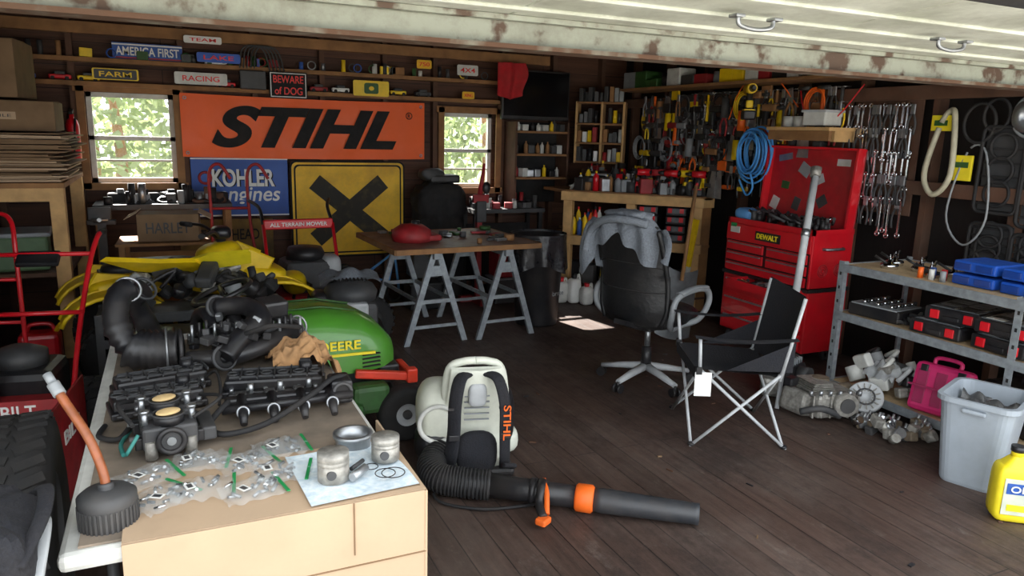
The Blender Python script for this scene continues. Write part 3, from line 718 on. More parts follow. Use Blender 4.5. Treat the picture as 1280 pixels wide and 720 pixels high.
for z in (1.192, 1.432, 1.662):
    x = 3.28
    while x < 3.78:
        m_ = random.choice((OFFW, BLK, DGR, REDD, DGR, OFFW, STL, WOODM, YEL)); h = rnd(.07, .13)
        if rnd(0, 1) < .5: b.lathe([(0, 0), (.022, 0), (.022, h*.7), (.008, h*.85), (.008, h), (0, h)], (x, 7.0+rnd(-.03, .03), z), m_, 12)
        else: b.box((x, 7.0, z+h*.4), (.07, .08, h*.8), m_, rot=(0, 0, rnd(-20, 20)), bev=.006)
        x += rnd(.05, .09)
b.done()

# ------------------------------------------------------------------ corner workbench
A = Vector((3.55, 6.45)); C = Vector((4.5, 5.5)); dv = (C-A).normalized(); nv = Vector((dv.y, -dv.x))
nv = -nv if nv.y > 0 else nv
b = B('corner_workbench')
poly = [(3.55, 6.45), (4.5, 5.5), (4.62, 5.5), (4.62, 7.18), (3.9, 7.18), (3.87, 6.9), (3.55, 6.9)]
def inset(z, h, m): b.prism(poly, h, m, T(0, 0, z))
inset(1.07, .03, WOODM); inset(.62, .025, WOODM); inset(.12, .02, WOODD)
mid = (A+C)/2; L = (C-A).length; az = math.degrees(math.atan2(dv.y, dv.x))
for z in (1.045, .61): b.box((mid.x+nv.x*.02, mid.y+nv.y*.02, z), (L+.04, .04, .09), WOOD, rot=(0, 0, az), bev=.004)
for t in (.03, .5, .97):
    p_ = A+dv*L*t; b.box((p_.x-nv.x*.05, p_.y-nv.y*.05, .535), (.09, .09, 1.07), WOOD, rot=(0, 0, az), bev=.005)
b.box((4.56, 5.53, .5), (.12, .04, 1.0), WOODM); b.box((4.56, 5.52, 1.045), (.16, .04, .09), WOOD)
b.done()
def onb(t, d, z): p_ = A+dv*L*t-nv*d; return (p_.x, p_.y, z)
def bottle(b, p, r, h, m, cap=WHT):
    b.lathe([(0, 0), (r, 0), (r, h*.68), (r*.8, h*.78), (r*.35, h*.86), (r*.35, h*.92), (0, h*.92)], p, m, 14); b.lathe([(r*.4, h*.9), (r*.4, h), (0, h)], p, cap, 10)
b = B('spray_bottles')
for i in range(22):
    m_ = random.choice((WHT, OFFW, BLK, BLUS, YEL, RED, STL, WHT, ORG)); bottle(b, onb(.07+.038*(i % 11)+rnd(-.01, .01), .08+.09*(i//11)+rnd(0, .04), .647), .026, rnd(.16, .3), m_, random.choice((BLK, RED, WHT)))
b.done()
b = B('parts_organizer')
for k in range(2):
    for j in range(4):
        p_ = onb(.62+.2*k, .16, .69+.085*j); b.box(p_, (.19, .26, .078), BLK, rot=(0, 0, az), bev=.01)
        q_ = onb(.62+.2*k, .028, .695+.085*j); b.box(q_, (.16, .01, .05), mat('smoked_plastic', '5b5f63', .2, dirt=.1), rot=(0, 0, az), bev=.003)
        for e_ in (-.055, .055):
            q_ = onb(.62+.2*k+e_/L, .02, .70+.085*j); b.box(q_, (.04, .012, .045), RED, rot=(0, 0, az), bev=.003)
b.done()
b = B('fluid_jug')
for t, d, h, m_ in ((.05, .0, .26, OFFW), (.14, .04, .3, WHT), (.24, .02, .22, OFFW), (.33, .1, .28, DGR), (.42, .12, .26, BLUS), (.36, -.0, .2, OFFW)):
    p_ = onb(t, d-.2, 0); b.ell((p_[0], p_[1], h*.42), (.13, .11, h*.84), m_, e=.5, e2=.5); b.cyl((p_[0], p_[1], h*.8), (p_[0], p_[1], h), .025, RED if m_ == OFFW else BLK, n=12)
    b.tube(cr([(p_[0]+.02, p_[1], h*.82), (p_[0]+.05, p_[1], h*.95), (p_[0]+.062, p_[1], h*.7)], 5), .011, m_)
b.done()
b = B('under_bench_supplies')
for i in range(14):
    p_ = onb(.06+.065*i, rnd(.15, .3), .142); m_ = random.choice((DGR, BLK, WHT, BLUS, REDD, OFFW, GRY, YEL))
    if i % 2: bottle(b, p_, .04, rnd(.2, .32), m_, BLK)
    else: b.box((p_[0], p_[1], .25), (.12, .14, .2), m_, rot=(0, 0, az), bev=.012)
b.done()
b = B('coolant_jug'); b.ell((0, 0, .14), (.12, .1, .28), PNK, e=.5, e2=.5); b.cyl((0, 0, .27), (0, 0, .32), .022, WHT, n=12); b.done((3.33, 6.3, 0))
b = B('bench_top_clutter')
for i in range(190):
    t = rnd(.03, .98); d = rnd(.04, .52); p_ = onb(t, d, 1.102); h = rnd(.05, .14)+.28*d*rnd(.3, 1)
    if p_[0] > 4.56 or p_[1] > 7.1 or (p_[0] < 3.95 and p_[1] > 6.85): continue
    if d > .2 and p_[0] > 4.45: continue
    m_ = random.choice((BLK, DGR, REDD, BLK, STL, YEL, GRY, OFFW, BLKM, DGR, BLK, WOODM, RED, WOODD))
    k = i % 4
    if k == 0: bottle(b, p_, rnd(.02, .032), h+.05, m_, random.choice((BLK, RED, YEL, DGR)))
    elif k == 1: b.box((p_[0], p_[1], 1.1+h/2), (rnd(.06, .14), rnd(.05, .1), h), m_, rot=(0, 0, rnd(0, 180)), bev=.01)
    elif k == 2: b.tube([p_, (p_[0]+rnd(-.06, .06), p_[1]+.02, 1.16), (p_[0]+rnd(-.06, .06), p_[1]+.03, 1.13)], .013, m_)
    else: b.cyl((p_[0], p_[1], 1.1), (p_[0], p_[1], 1.1+h), rnd(.02, .045), m_, n=16)
b.done()
def drill(b, p, m_, ang=0, s=1):
    old = b.M.copy(); b.M = old @ TR(p, (0, 0, ang)) @ Matrix.Scale(s, 4)
    b.box((0, 0, .03), (.1, .08, .06), BLK, bev=.01); b.box((0, 0, .062), (.08, .07, .01), m_); b.tube([(0, 0, .06), (0.012, 0, .18)], [.018, .022], BLK); b.box((-.005, 0, .1), (.03, .046, .05), m_, bev=.008)
    b.tube([(-.06, 0, .2), (.07, 0, .2)], [.032, .036], m_, 14); b.tube([(.07, 0, .2), (.085, 0, .2)], [.034, .02], BLK, 14); b.tube([(-.12, 0, .2), (-.06, 0, .2)], [.012, .024], BLK, 12); b.M = old
b = B('cordless_power_tools')
for i, t in enumerate((.56, .66, .76, .86, .95)): drill(b, onb(t, .09+.04*(i % 2), 1.102), (RED, REDD, RED, YEL, RED)[i], rnd(-60, 40))
b.done()
b = B('cubby_shelf')
b.M = TR((4.22, 6.92, 1.35), (0, 0, -40))
for z in (0, .2, .4, .62): b.box((0, 0, z), (.5, .2, .018), WOODM)
for x in (-.25, .02, .25): b.box((x, 0, .31), (.022, .2, .64), WOOD)
b.M = Matrix(); b.done()
b = B('shelf_containers')
b.M = TR((4.22, 6.92, 1.35), (0, 0, -40))
for z in (.012, .212, .412, .632):
    x = -.21
    while x < .22:
        if abs(x-.02) > .035 or z > .6:
            h = rnd(.09, .16); m_ = random.choice((OFFW, BLK, REDD, GRY, DGR, YEL, DGR, WOODM, WHT))
            if rnd(0, 1) < .5: b.box((x, rnd(-.05, .0), z+h/2), (.045, .08, h), m_, rot=(0, 0, rnd(-15, 15)), bev=.006)
            else: b.cyl((x, -.03, z), (x, -.03, z+h), .022, m_, n=12)
        x += rnd(.045, .06)
b.M = Matrix(); b.done()

# ------------------------------------------------------------------ hanging tools on right wall
def hang(b, y, z, kind, m_, x=XR-.15):
    if kind == 'wrench':
        l_ = rnd(.14, .26); b.box((x, y, z-l_/2), (.008, .016, l_), CHR, bev=.003); b.torus((x, y, z-l_), .016, .006, CHR, rot=(0, 90, 0), n=12, k=6); b.torus((x, y, z), .014, .006, CHR, rot=(0, 90, 0), n=12, k=6)
    elif kind == 'screw':
        b.cyl((x, y, z), (x, y, z-.1), .014, m_, r2=.011, n=10); b.cyl((x, y, z-.1), (x, y, z-.24), .004, STL, n=6)
    elif kind == 'plier':
        for s_ in (-1, 1): b.tube(cr([(x, y+s_*.008, z-.06), (x, y+s_*.028, z-.12), (x, y+s_*.024, z-.2)], 4), .008, m_, 6)
        b.box((x, y, z-.03), (.014, .035, .07), STL, bev=.006)
    elif kind == 'hammer':
        b.tube([(x, y, z), (x, y, z-.28)], [.01, .015], m_, 8); b.cyl((x, y-.06, z), (x, y+.05, z), .016, DGR, n=10)
    elif kind == 'snips':
        for s_ in (-1, 1):
            b.tube(cr([(x, y, z-.1), (x, y+s_*.04, z-.17), (x, y+s_*.03, z-.27)], 4), .01, m_, 6); b.box((x, y+s_*.01, z-.05), (.008, .018, .12), STL, rot=(s_*8, 0, 0))
    elif kind == 'gun':
        b.box((x, y, z-.03), (.06, .16, .06), m_, bev=.015); b.box((x, y+.05, z-.11), (.045, .05, .14), BLK, bev=.012); b.box((x, y+.05, z-.19), (.07, .09, .04), m_, bev=.01); b.cyl((x, y-.08, z-.03), (x, y-.15, z-.03), .015, DGR, n=10)
    elif kind == 'saw':
        b.prism([(0, 0), (.28, .02), (.3, .06), (0, .12)], .003, STL, at((x, y, z-.3), WR @ E((0, 0, 90)))); b.box((x, y-.06, z-.0), (.02, .12, .09), m_, bev=.01)
    elif kind == 'can':
        b.cyl((x, y, z-.05), (x, y, z-.22), .035, m_, n=14); b.cyl((x, y, z-.02), (x, y, z-.05), .02, BLK, n=10)
    elif kind == 'coil':
        for q in range(3): b.torus((x-.01*q, y, z-.12), .08+.01*q, .007, m_, rot=(0, 90, 0), n=20, k=6, sx=1.2)
TC = (BLK, YEL, REDD, ORG, BLK, DGR, YEL, DGR, BLK, WOODM, GRY, BLK, DGR)
KN = ('wrench', 'screw', 'plier', 'plier', 'hammer', 'snips', 'gun', 'saw', 'gun', 'can', 'coil')
b = B('hanging_hand_tools')
b.box((XR-.11, 5.0, 1.72), (.012, 1.9, .5), WOODD)
for row, y0, y1 in ((2.04, 4.1, 5.92), (1.93, 4.1, 5.92), (1.81, 4.15, 5.92), (1.68, 4.75, 5.92), (1.55, 4.8, 5.92), (1.40, 4.85, 5.9)):
    y = y0
    while y < y1:
        k = random.choice(KN); m_ = random.choice(TC)
        b.cyl((XR-.18, y, row+.005), (XR-.1, y, row+.005), .004, STL, n=6); hang(b, y, row, k, m_, XR-.14-rnd(0, .08)); y += rnd(.04, .075)
b.done()
b = B('hanging_hand_tools')
b.box((XR-.11, 6.35, 1.7), (.012, .8, .6), WOODD)
for row in (2.04, 1.92, 1.78, 1.64, 1.5, 1.4):
    y = 5.98
    while y < 6.66:
        hang(b, y, row, random.choice(KN), random.choice(TC), XR-.14-rnd(0, .07)); y += rnd(.045, .075)
b.done()
b = B('hanging_wrenches')
b.box((XR-.11, 3.75, 1.55), (.012, .55, .8), WOODD)
for row in (1.9, 1.74, 1.58, 1.42, 1.26):
    y = 3.5
    while y < 4.02: hang(b, y, row, random.choice(('wrench', 'wrench', 'plier')), DGR, XR-.15-rnd(0, .04)); y += rnd(.03, .05)
b.done()
b = B('packed_top_shelf')
b.box((4.5, 5.2, 2.1), (.34, 3.2, .025), WOODM)
y = 3.7
while y < 6.7:
    w_ = rnd(.08, .22); h = rnd(.06, .17); m_ = random.choice((BLK, DGR, CARDD, WOODD, YEL, GRY, REDD, GRND, BLK, OFFW))
    if rnd(0, 1) < .65: b.box((4.48, y, 2.113+h/2), (.2, w_, h), m_, rot=(0, 0, rnd(-8, 8)), bev=.01)
    else: b.cyl((4.46, y, 2.113), (4.46, y, 2.113+h), .05, m_, n=16)
    y += w_+.01
b.done()
b = B('blue_hose_coil')
HBL = mat('hose_blue', '4a97da', .4, dirt=.1)
for i in range(10): b.torus((XR-.24-.014*i, 4.86+rnd(-.03, .03), 1.52+rnd(-.03, .03)), .14+rnd(-.03, .03), .009, HBL, rot=(rnd(-10, 10), 90, 0), sx=1.3)
b.tube(cr([(4.4, 4.8, 1.36), (4.4, 4.76, 1.25), (4.42, 4.85, 1.18), (4.42, 4.95, 1.3)], 5), .009, HBL, 8); b.done()
b = B('orange_cord')
b.tube(cr([(XR-.2, 5.3, 1.8), (XR-.25, 5.1, 2.08), (XR-.25, 4.8, 2.18), (XR-.2, 4.5, 1.9)], 6), .005, ORG, 6); b.tube(cr([(XR-.2, 3.9, 2.05), (XR-.25, 4.1, 1.8), (XR-.25, 4.35, 1.82), (XR-.2, 4.5, 2.05)], 6), .005, RED, 6); b.done()
b = B('cordless_drill'); drill(b, (0, 0, -.2), YEL, 60, 1.25); b.done((XR-.34, 4.9, 2.0))
b = B('hanging_hose_loop')
HB = mat('beige_hose', 'b9b39a', .5); b.tube(cr([(4.58, 3.3, 1.75), (4.55, 3.34, 1.45), (4.55, 3.26, 1.32), (4.55, 3.16, 1.45), (4.58, 3.2, 1.8), (4.6, 3.25, 1.86)], 6, closed=True), .018, HB, 10)
b.tube(cr([(4.6, 3.1, 1.6), (4.57, 3.16, 1.2), (4.57, 3.02, 1.02), (4.57, 2.9, 1.2), (4.6, 2.98, 1.6)], 6, closed=True), .007, GRY, 8); b.done()
b = B('yellow_label_plate')
b.box((4.6, 3.3, 1.78), (.02, .14, .1), YELB, bev=.004); b.box((4.6, 3.12, 1.5), (.02, .13, .16), YELB, bev=.004)
for (y, z) in ((3.3, 1.78), (3.12, 1.52)): b.box((4.588, y, z), (.004, .09, .035), GRND)
b.done()
b = B('engine_gaskets')
for (y, z, w, h) in ((2.88, 1.5, .26, .52), (2.62, 1.45, .24, .55), (2.88, 1.02, .26, .3), (2.62, 1.0, .24, .26)):
    M0 = T(4.6, y, z) @ WR; o = rrect(w, h, .04)
    b.tube([M0 @ Vector((p[0], p[1], 0)) for p in o], .012, BLKR, 6, closed=True)
    for k in (-.25, .0, .25): b.torus((4.6, y, z+k*h*1.1), w*.3, .01, BLKR, rot=(0, 90, 0), n=20, k=6)
    b.box((4.635, y, z), (.01, w*.95, h*.95), DGR)
    for k in range(6): b.box((4.615, y, z-h*.4+h*.16*k), (.02, w*.9, .012), BLKR)
b.done()
b = B('drive_belts')
for (y, z, R_, m_) in ((2.75, 1.82, .1, GRY), (2.5, 1.86, .1, LGR), (2.95, 1.83, .08, BLKR), (3.05, 1.78, .1, BLKR)): b.torus((4.6, y, z), R_, .01, m_, rot=(0, 90, 0), sx=1.2)
b.lathe([(0, 0), (.04, 0), (.04, .03), (.1, .02), (.1, .0)], (4.6, 2.75, 1.82), STL, 20, rot=(0, -90, 0)); b.done()
b = B('high_shelf')
b.box((4.48, 4.28, 1.73), (.3, .62, .025), WOOD); b.box((4.36, 4.28, 1.68), (.03, .6, .07), WOODM); b.box((4.52, 4.01, 1.68), (.2, .03, .08), WOOD); b.box((4.52, 4.55, 1.68), (.2, .03, .08), WOOD); b.done()
b = B('storage_box'); b.box((0, 0, .06), (.2, .2, .1), OFFW, bev=.01); b.box((0, 0, .115), (.22, .22, .02), LGR, bev=.005); b.done((4.46, 4.16, 1.745), 5)
b = B('tape_rolls')
for y in (4.36, 4.47): b.lathe([(.02, 0), (.045, 0), (.045, .08), (.02, .08), (.02, 0)], (4.44, y, 1.745), OFFW)
b.done()

# ------------------------------------------------------------------ red tool chest
b = B('red_tool_chest')
W, D = .9, .4
b.box((0, D/2, .33), (W, D, .46), RED, bev=.01)
for i, (z, h) in enumerate(((.18, .12), (.33, .12), (.48, .12))):
    b.box((0, -.008, z), (W-.06, .02, h), RED, bev=.005); b.box((0, -.022, z+h*.36), (W-.12, .018, .014), STL, bev=.003)
b.box((.12, -.1, .52), (W*.62, .22, .015), RED); b.box((.12, -.21, .545), (W*.62, .015, .06), RED)
for q in (-1, 1): b.box((.12+q*W*.31, -.1, .545), (.012, .22, .06), RED)
for i in range(20): b.cyl((.12+rnd(-.22, .22), -.12+rnd(-.06, .08), .53), (.12+rnd(-.22, .22), -.12+rnd(-.06, .08), .57), .013, random.choice((STL, BLK, CHR, DGR)), n=8)
b.box((0, D/2, .575), (W+.02, D+.02, .025), BLK)
b.box((0, D/2, .79), (W, D, .4), RED, bev=.008)
GAP = mat('drawer_gap', '3a0b0e', .7, dirt=0)
b.box((0, -.001, .72), (W-.03, .004, .26), GAP)
for z, h in ((.63, .07), (.715, .07), (.80, .07)):
    for (x, w) in ((0, W-.06),) if z < .7 else ((-.22, .4), (.22, .4)):
        b.box((x, -.008, z), (w, .018, h), RED, bev=.004); b.box((x, -.022, z+h*.34), (w-.03, .016, .01), STL, bev=.003)
b.box((0, -.006, .91), (W-.02, .014, .13), RED, bev=.004)
b.box((.02, -.016, .91), (.26, .006, .07), BLK); b.text('DEWALT', .22, .04, YELB, T(.02, -.022, .91) @ WB, off=.02)
b.box((-.34, -.016, .93), (.1, .006, .05), OFFW); b.box((-.36, -.016, .965), (.06, .006, .03), GRNS)
for q in (-1, 1): b.box((q*(W/2-.01), D/2, 1.0), (.02, D, .04), RED)
b.box((0, .01, 1.0), (W, .02, .04), RED)
b.M = T(0, D-.015, .99) @ E((-4, 0, 0))
LH = .6
b.box((0, 0, LH/2), (W, .02, LH), REDD, bev=.006)
b.box((0, -.011, LH/2), (W-.04, .004, LH-.03), mat('lid_inner_red', 'b01822', .4, dirt=.25))
for q in (-1, 1): b.box((q*(W/2-.01), -.04, LH/2), (.018, .08, LH), RED)
b.box((0, -.04, LH-.005), (W, .08, .018), RED)
for (x, z, w, h, m_) in ((-.3, .52, .14, .05, STL), (-.08, .43, .11, .09, GRY), (.07, .36, .1, .07, LGR), (-.26, .3, .08, .06, GRND), (.28, .5, .12, .05, OFFW), (.13, .2, .09, .08, DGR), (-.35, .15, .08, .1, OFFW), (-.12, .16, .07, .1, DGR)):
    b.box((x, -.015, z), (w, .004, h), m_, rot=(0, rnd(-35, 35), 0))
b.M = Matrix()
for sx in (-1, 1):
    for y in (.06, D-.06): b.torus((sx*(W/2-.08), y, .05), .033, .018, BLKR, rot=(0, 90, 0), n=16)
for y in (.12, .28):
    for k in (.045, .03, .015): b.torus((W/2+.002, y, .72), k, .004, REDD, rot=(0, 90, 0))
b.tube([(W/2, .1, .88), (W/2+.03, .12, .88), (W/2+.03, .28, .88), (W/2, .3, .88)], .01, STL)
b.done((4.14, 4.27, 0), -90)
b = B('sockets_and_ratchets')
for i in range(80):
    x = rnd(4.18, 4.46); y = rnd(3.88, 4.66); m_ = random.choice((CHR, STL, BLK, DGR, DGR, BLK, BLK, STL))
    if i % 2: b.cyl((x, y, .995), (x, y, 1.0+rnd(.04, .1)), rnd(.012, .03), m_, n=12)
    else: b.tube([(x, y, 1.04), (x+rnd(-.08, .04), y+rnd(-.1, .1), 1.09)], .012, m_, 8)
b.ell((4.24, 4.62, 1.05), (.14, .2, .1), LBL, e=.7); b.done()

b = B('scoop_shovel')
b.M = TR((3.7, 4.72, .0), (0, 0, -50))
b.tube([(0, .05, .5), (0, .34, 1.25)], .016, WOODM)
b.sheet(lambda u, v: Vector(((u-.5)*.28*(1-.15*v), -.18+.28*v, .06+.5*v+.14*(u-.5)**2)), 10, 10, STL)
b.M = Matrix(); b.done()
b = B('yellow_level'); b.box((0, 0, .45), (.03, .06, .95), YEL, rot=(8, 0, 12), bev=.004); b.box((0, -.02, .45), (.034, .03, .06), OFFW, rot=(8, 0, 12)); b.done((4.28, 5.38, 0))
b = B('steel_support_pole')
P0 = Vector((3.36, 3.24, .0)); P1 = Vector((3.92, 3.66, 1.47)); dd = P1-P0
f = lambda t: P0+dd*t
b.tube([f(0), f(.45)], .014, LGR, 12); b.tube([f(.43), f(.98)], .024, LGR, 14); b.tube([f(.42), f(.46)], .03, STL, 14); b.tube([f(.7), f(.73)], .029, STL, 14); b.tube([f(.96), f(1)], .035, ALU, 14); b.done()

# ------------------------------------------------------------------ steel shelf, right
b = B('steel_shelving_unit')
sx0, sx1, sy0, sy1 = 3.87, 4.5, 1.5, 3.32
for x in (sx0, sx1):
    for y in (sy0, (sy0+sy1)/2-.2, sy1):
        b.box((x, y, .45), (.004, .04, .9), GALV); b.box((x+(.018 if x == sx0 else -.018), y+(.018 if y < sy1 else -.018), .45), (.036, .004, .9), GALV)
        if x == sx0:
            for k in range(9): b.box((x-.003, y, .1+.09*k), (.002, .012, .02), BLKM)
for z in (.87, .56, .1):
    b.box(((sx0+sx1)/2, (sy0+sy1)/2, z), (sx1-sx0, sy1-sy0, .015), mat('particle_board', 'c2a780', .8, 0, .12, 60))
    for x in (sx0, sx1): b.box((x, (sy0+sy1)/2, z-.012), (.012, sy1-sy0+.02, .05), GALV)
    for y in (sy0, sy1): b.box(((sx0+sx1)/2, y, z-.012), (sx1-sx0, .012, .05), GALV)
b.done()
b = B('ratchet_wheel_parts')
for (x, y) in ((4.05, 3.12), (4.15, 2.98), (4.05, 2.84), (4.2, 3.2), (4.2, 2.8)):
    b.lathe([(0, .02), (.02, .0), (.05, .0), (.055, .02), (.05, .03), (.02, .03), (0, .09)], (x, y, .878), CHR, 16); b.tube([(x, y, .9), (x+.08, y+.03, .96)], .008, CHR); b.tube([(x, y, .9), (x-.05, y+.07, .95)], .008, BLK)
b.done()
b = B('blue_storage_tray')
for (y) in (2.28, 2.55):
    for z in (.88, .955):
        b.box((4.12, y, z+.03), (.26, .24, .06), BLU, bev=.01)
        for q in (-.06, .06): b.box((3.985, y+q, z+.03), (.01, .09, .035), mat('deep_blue', '163d8c', .4), bev=.003)
b.done()
b = B('shelf_jars')
for i, m_ in enumerate((ORG, BLUS, OFFW, RED, GRY)): b.cyl((3.96+.06*(i % 2), 2.84-.035*i, .878), (3.96+.06*(i % 2), 2.84-.035*i, .94), .016, m_, n=12)
b.done()
b = B('organizer_case')
for (x, y, z, rz) in ((4.08, 2.68, .57, 4), (4.08, 2.3, .57, -3), (4.1, 2.62, .66, 9), (4.08, 2.3, .66, 2)):
    b.M = TR((x, y, z), (0, 0, rz)); b.box((0, 0, .042), (.36, .3, .078), BLK, bev=.012); b.box((0, 0, .083), (.32, .26, .006), mat('smoked_plastic', '5b5f63', .2), bev=.002)
    for i in range(10): b.box((-.13+.065*(i % 5), -.06+.12*(i//5), .087), (.05, .09, .003), random.choice((GRY, DGR, BLK, OFFW, STL)))
    for q in (-.09, .09): b.box((-.182, q, .042), (.012, .05, .05), RED, bev=.004)
    b.box((-.185, 0, .03), (.012, .09, .025), BLK, bev=.004)
b.M = Matrix(); b.done()
b = B('socket_set_case'); b.M = TR((4.06, 3.1, .57), (0, 0, 6)); b.box((0, 0, .04), (.3, .34, .075), BLK, bev=.01); b.box((-.02, 0, .08), (.26, .3, .008), GRY)
for i in range(24): b.cyl((-.12+.035*(i % 8), -.1+.09*(i//8), .083), (-.12+.035*(i % 8), -.1+.09*(i//8), .105), .012, BLK if i % 2 else CHR, n=10)
b.M = Matrix(); b.done()
b = B('loose_brackets')
for i in range(16): b.box((3.95+rnd(0, .35), 2.88+rnd(-.03, .03), .59+rnd(0, .04)), (.08, .015, .02), random.choice((STL, BLK, DGR)), rot=(0, rnd(-20, 20), rnd(0, 180)), bev=.003)
b.done()
b = B('engine_block')
BM = mat('brownish_metal', '7d6f5d', .6, .3, .3, 30)
b.box((0, 0, .1), (.28, .24, .16), ALU, rot=(0, 0, 10), bev=.03); b.box((-.14, .03, .08), (.16, .2, .15), ALU, rot=(0, 12, 25), bev=.03); b.cyl((.05, -.1, .12), (.05, -.17, .12), .07, ALU); b.cyl((.05, -.17, .12), (.05, -.18, .12), .045, DGR)
for k in range(6): b.cyl((-.16+.06*k, -.13, .17), (-.16+.06*k, -.13, .2), .012, STL, n=8); b.box((-.14+.055*k, -.125, .1), (.012, .03, .14), ALU, bev=.004)
b.cyl((-.02, .04, .17), (-.02, .04, .23), .05, BM); b.ell((.14, .06, .1), (.14, .18, .16), BM, e=.8, crumple=.3, smooth=True)
for k in range(5): b.box((-.08, .0, .185+.01*k), (.16-.01*k, .18, .004), ALU, rot=(0, 0, 10))
b.tube(cr([(-.2, -.1, .06), (-.1, -.16, .1), (.02, -.15, .05)], 5), .02, DGR); b.box((-.2, .05, .2), (.08, .06, .05), BLK, rot=(0, 0, 30), bev=.01)
b.done((3.56, 3.06, 0), -20)
b = B('flywheel'); b.lathe([(0, .02), (.03, .02), (.03, .03), (.07, .02), (.09, .035), (.1, .03), (.1, 0), (0, 0)], (0, 0, 0), LGR, 28)
for k in range(14):
    a = k*.4488; b.box((.06*math.cos(a), .06*math.sin(a), .028), (.05, .006, .012), ALU, rot=(0, 0, math.degrees(a)))
b.torus((0, 0, .03), .05, .006, DGR); b.done((3.74, 2.92, .13), rot=(50, 0, -55))
b = B('carburetor_parts')
for i in range(40):
    x, y = rnd(-.13, .13), rnd(-.16, .18); z = .035+rnd(0, .08)*(i > 12)*(1-abs(y)/.2)
    if i % 3: b.box((x, y, z), (rnd(.03, .09), .05, .055), random.choice((ALU, STL, DGR, ALU, BM)), rot=(rnd(-20, 20), rnd(-20, 20), rnd(0, 90)), bev=.01)
    else: b.cyl((x, y, z), (x+rnd(-.03, .03), y-.04, z+.03), rnd(.015, .035), random.choice((STL, CHR, ALU)), n=14)
    b.cyl((x, y, z), (x+.02, y, z+.05), .008, STL, n=8)
b.done((3.68, 2.66, 0))
b = B('motor_assembly'); b.box((0, 0, .12), (.26, .2, .2), BLK, bev=.04); b.cyl((0, -.1, .14), (0, -.17, .14), .07, DGR); b.ell((.05, 0, .22), (.2, .16, .08), DGR); b.box((-.12, .02, .07), (.12, .14, .13), ALU, rot=(0, 0, 30), bev=.03)
for k in range(6): b.box((-.08+.03*k, 0, .23), (.006, .16, .04), GRY)
b.done((3.62, 3.46, 0), 20)
b = B('shelf_engine_parts')
for i in range(26):
    x, y = 4.0+rnd(-.08, .2), 2.98+rnd(-.14, .24); z = .15+rnd(0, .14); m_ = random.choice((ALU, DGR, BLK, LGR, STL, BLK, OFFW))
    if i % 3 == 0: b.cyl((x, y, z-.03), (x, y+.05, z+.05), rnd(.02, .06), m_, n=16)
    elif i % 3 == 1: b.box((x, y, z), (rnd(.05, .13), rnd(.05, .12), rnd(.05, .1)), m_, rot=(rnd(-30, 30), rnd(-30, 30), rnd(0, 90)), bev=.012)
    else: b.tube(cr([(x, y, z), (x+.05, y-.04, z+.09), (x+.08, y+.06, z+.03)], 5), .014, m_, 8)
b.sheet(lambda u, v: Vector((3.9+.2*u, 2.88+.22*v, .27+.05*math.sin(u*3.1)*math.sin(v*3.1)+.05*noise.noise(Vector((u*5, v*5, 3)))-.15*abs(u-.6)**2)), 24, 20, mat('cloudy_bag', 'c9ccce', .3, 0, .2, 20, alpha=.6, dirt=.2))
b.done()
b = B('magenta_case')
b.M = E((0, 14, 0)); b.box((0, 0, .15), (.09, .32, .29), MAG, bev=.03); MD = mat('deep_magenta', '9c1f52', .4)
for q in (-.1, 0, .1): b.box((-.047, q, .15), (.008, .06, .2), MD, bev=.003)
b.box((-.02, 0, .15), (.1, .325, .01), MD); b.tube(cr([(0, -.07, .29), (0, -.06, .33), (0, .06, .33), (0, .07, .29)], 4), .012, MAG)
for q in (-.1, .1): b.box((-.05, q, .26), (.015, .04, .04), BLK, bev=.004)
b.M = Matrix(); b.done((3.93, 2.6, .11), 12)
b = B('tool_case'); b.box((0, 0, .13), (.3, .4, .26), BLK, bev=.03); b.box((-.153, 0, .2), (.01, .3, .02), GRY); b.box((-.155, .1, .18), (.01, .04, .05), ORG); b.tube(cr([(0, -.07, .26), (0, -.05, .3), (0, .05, .3), (0, .07, .26)], 4), .012, BLK); b.done((4.2, 2.25, .11), -8)

b = B('grey_waste_bin')
def rr(w, d, z, r): return [(p[0], p[1], z) for p in rrect(w, d, r, 5)]
rings = [rr(.3, .24, 0, .05), rr(.31, .25, .015, .05), rr(.385, .32, .42, .06), rr(.42, .355, .425, .07), rr(.42, .355, .45, .07), rr(.375, .31, .45, .06), rr(.30, .24, .03, .05)]
vs = sum(rings, []); n = len(rings[0]); fs = [(i*n+j, i*n+(j+1) % n, (i+1)*n+(j+1) % n, (i+1)*n+j) for i in range(len(rings)-1) for j in range(n)]
fs.append(tuple(range(n))[::-1]); fs.append(tuple(range(6*n, 7*n)))
BG = mat('bin_grey', 'a3acb5', .4, 0, .05, dirt=.2)
b.add(vs, fs, BG); b.sheet(lambda u, v: Vector((-.16+.32*u, -.13+.26*v, .37+.04*noise.noise(Vector((u*6, v*6, 0)))+.02*math.sin(u*17+v*5))), 30, 26, mat('dark_plastic_sheet', '494a4b', .2, 0, .3, 20, bump=.6))
for q in (-1, 1): b.box((q*.2, 0, .4), (.03, .1, .02), BG, bev=.006)
b.done((3.6, 2.14, 0), 20)
b = B('oil_jug')
b.ell((0, 0, .135), (.2, .12, .27), YELB, e=.35, e2=.35); b.prism(rrect(.16, .1, .03), .05, YELB, T(0, 0, .26), taper=.45); b.cyl((-.02, 0, .3), (-.02, 0, .345), .026, YELB, n=16); b.cyl((-.02, 0, .325), (-.02, 0, .35), .029, BLK, n=16)
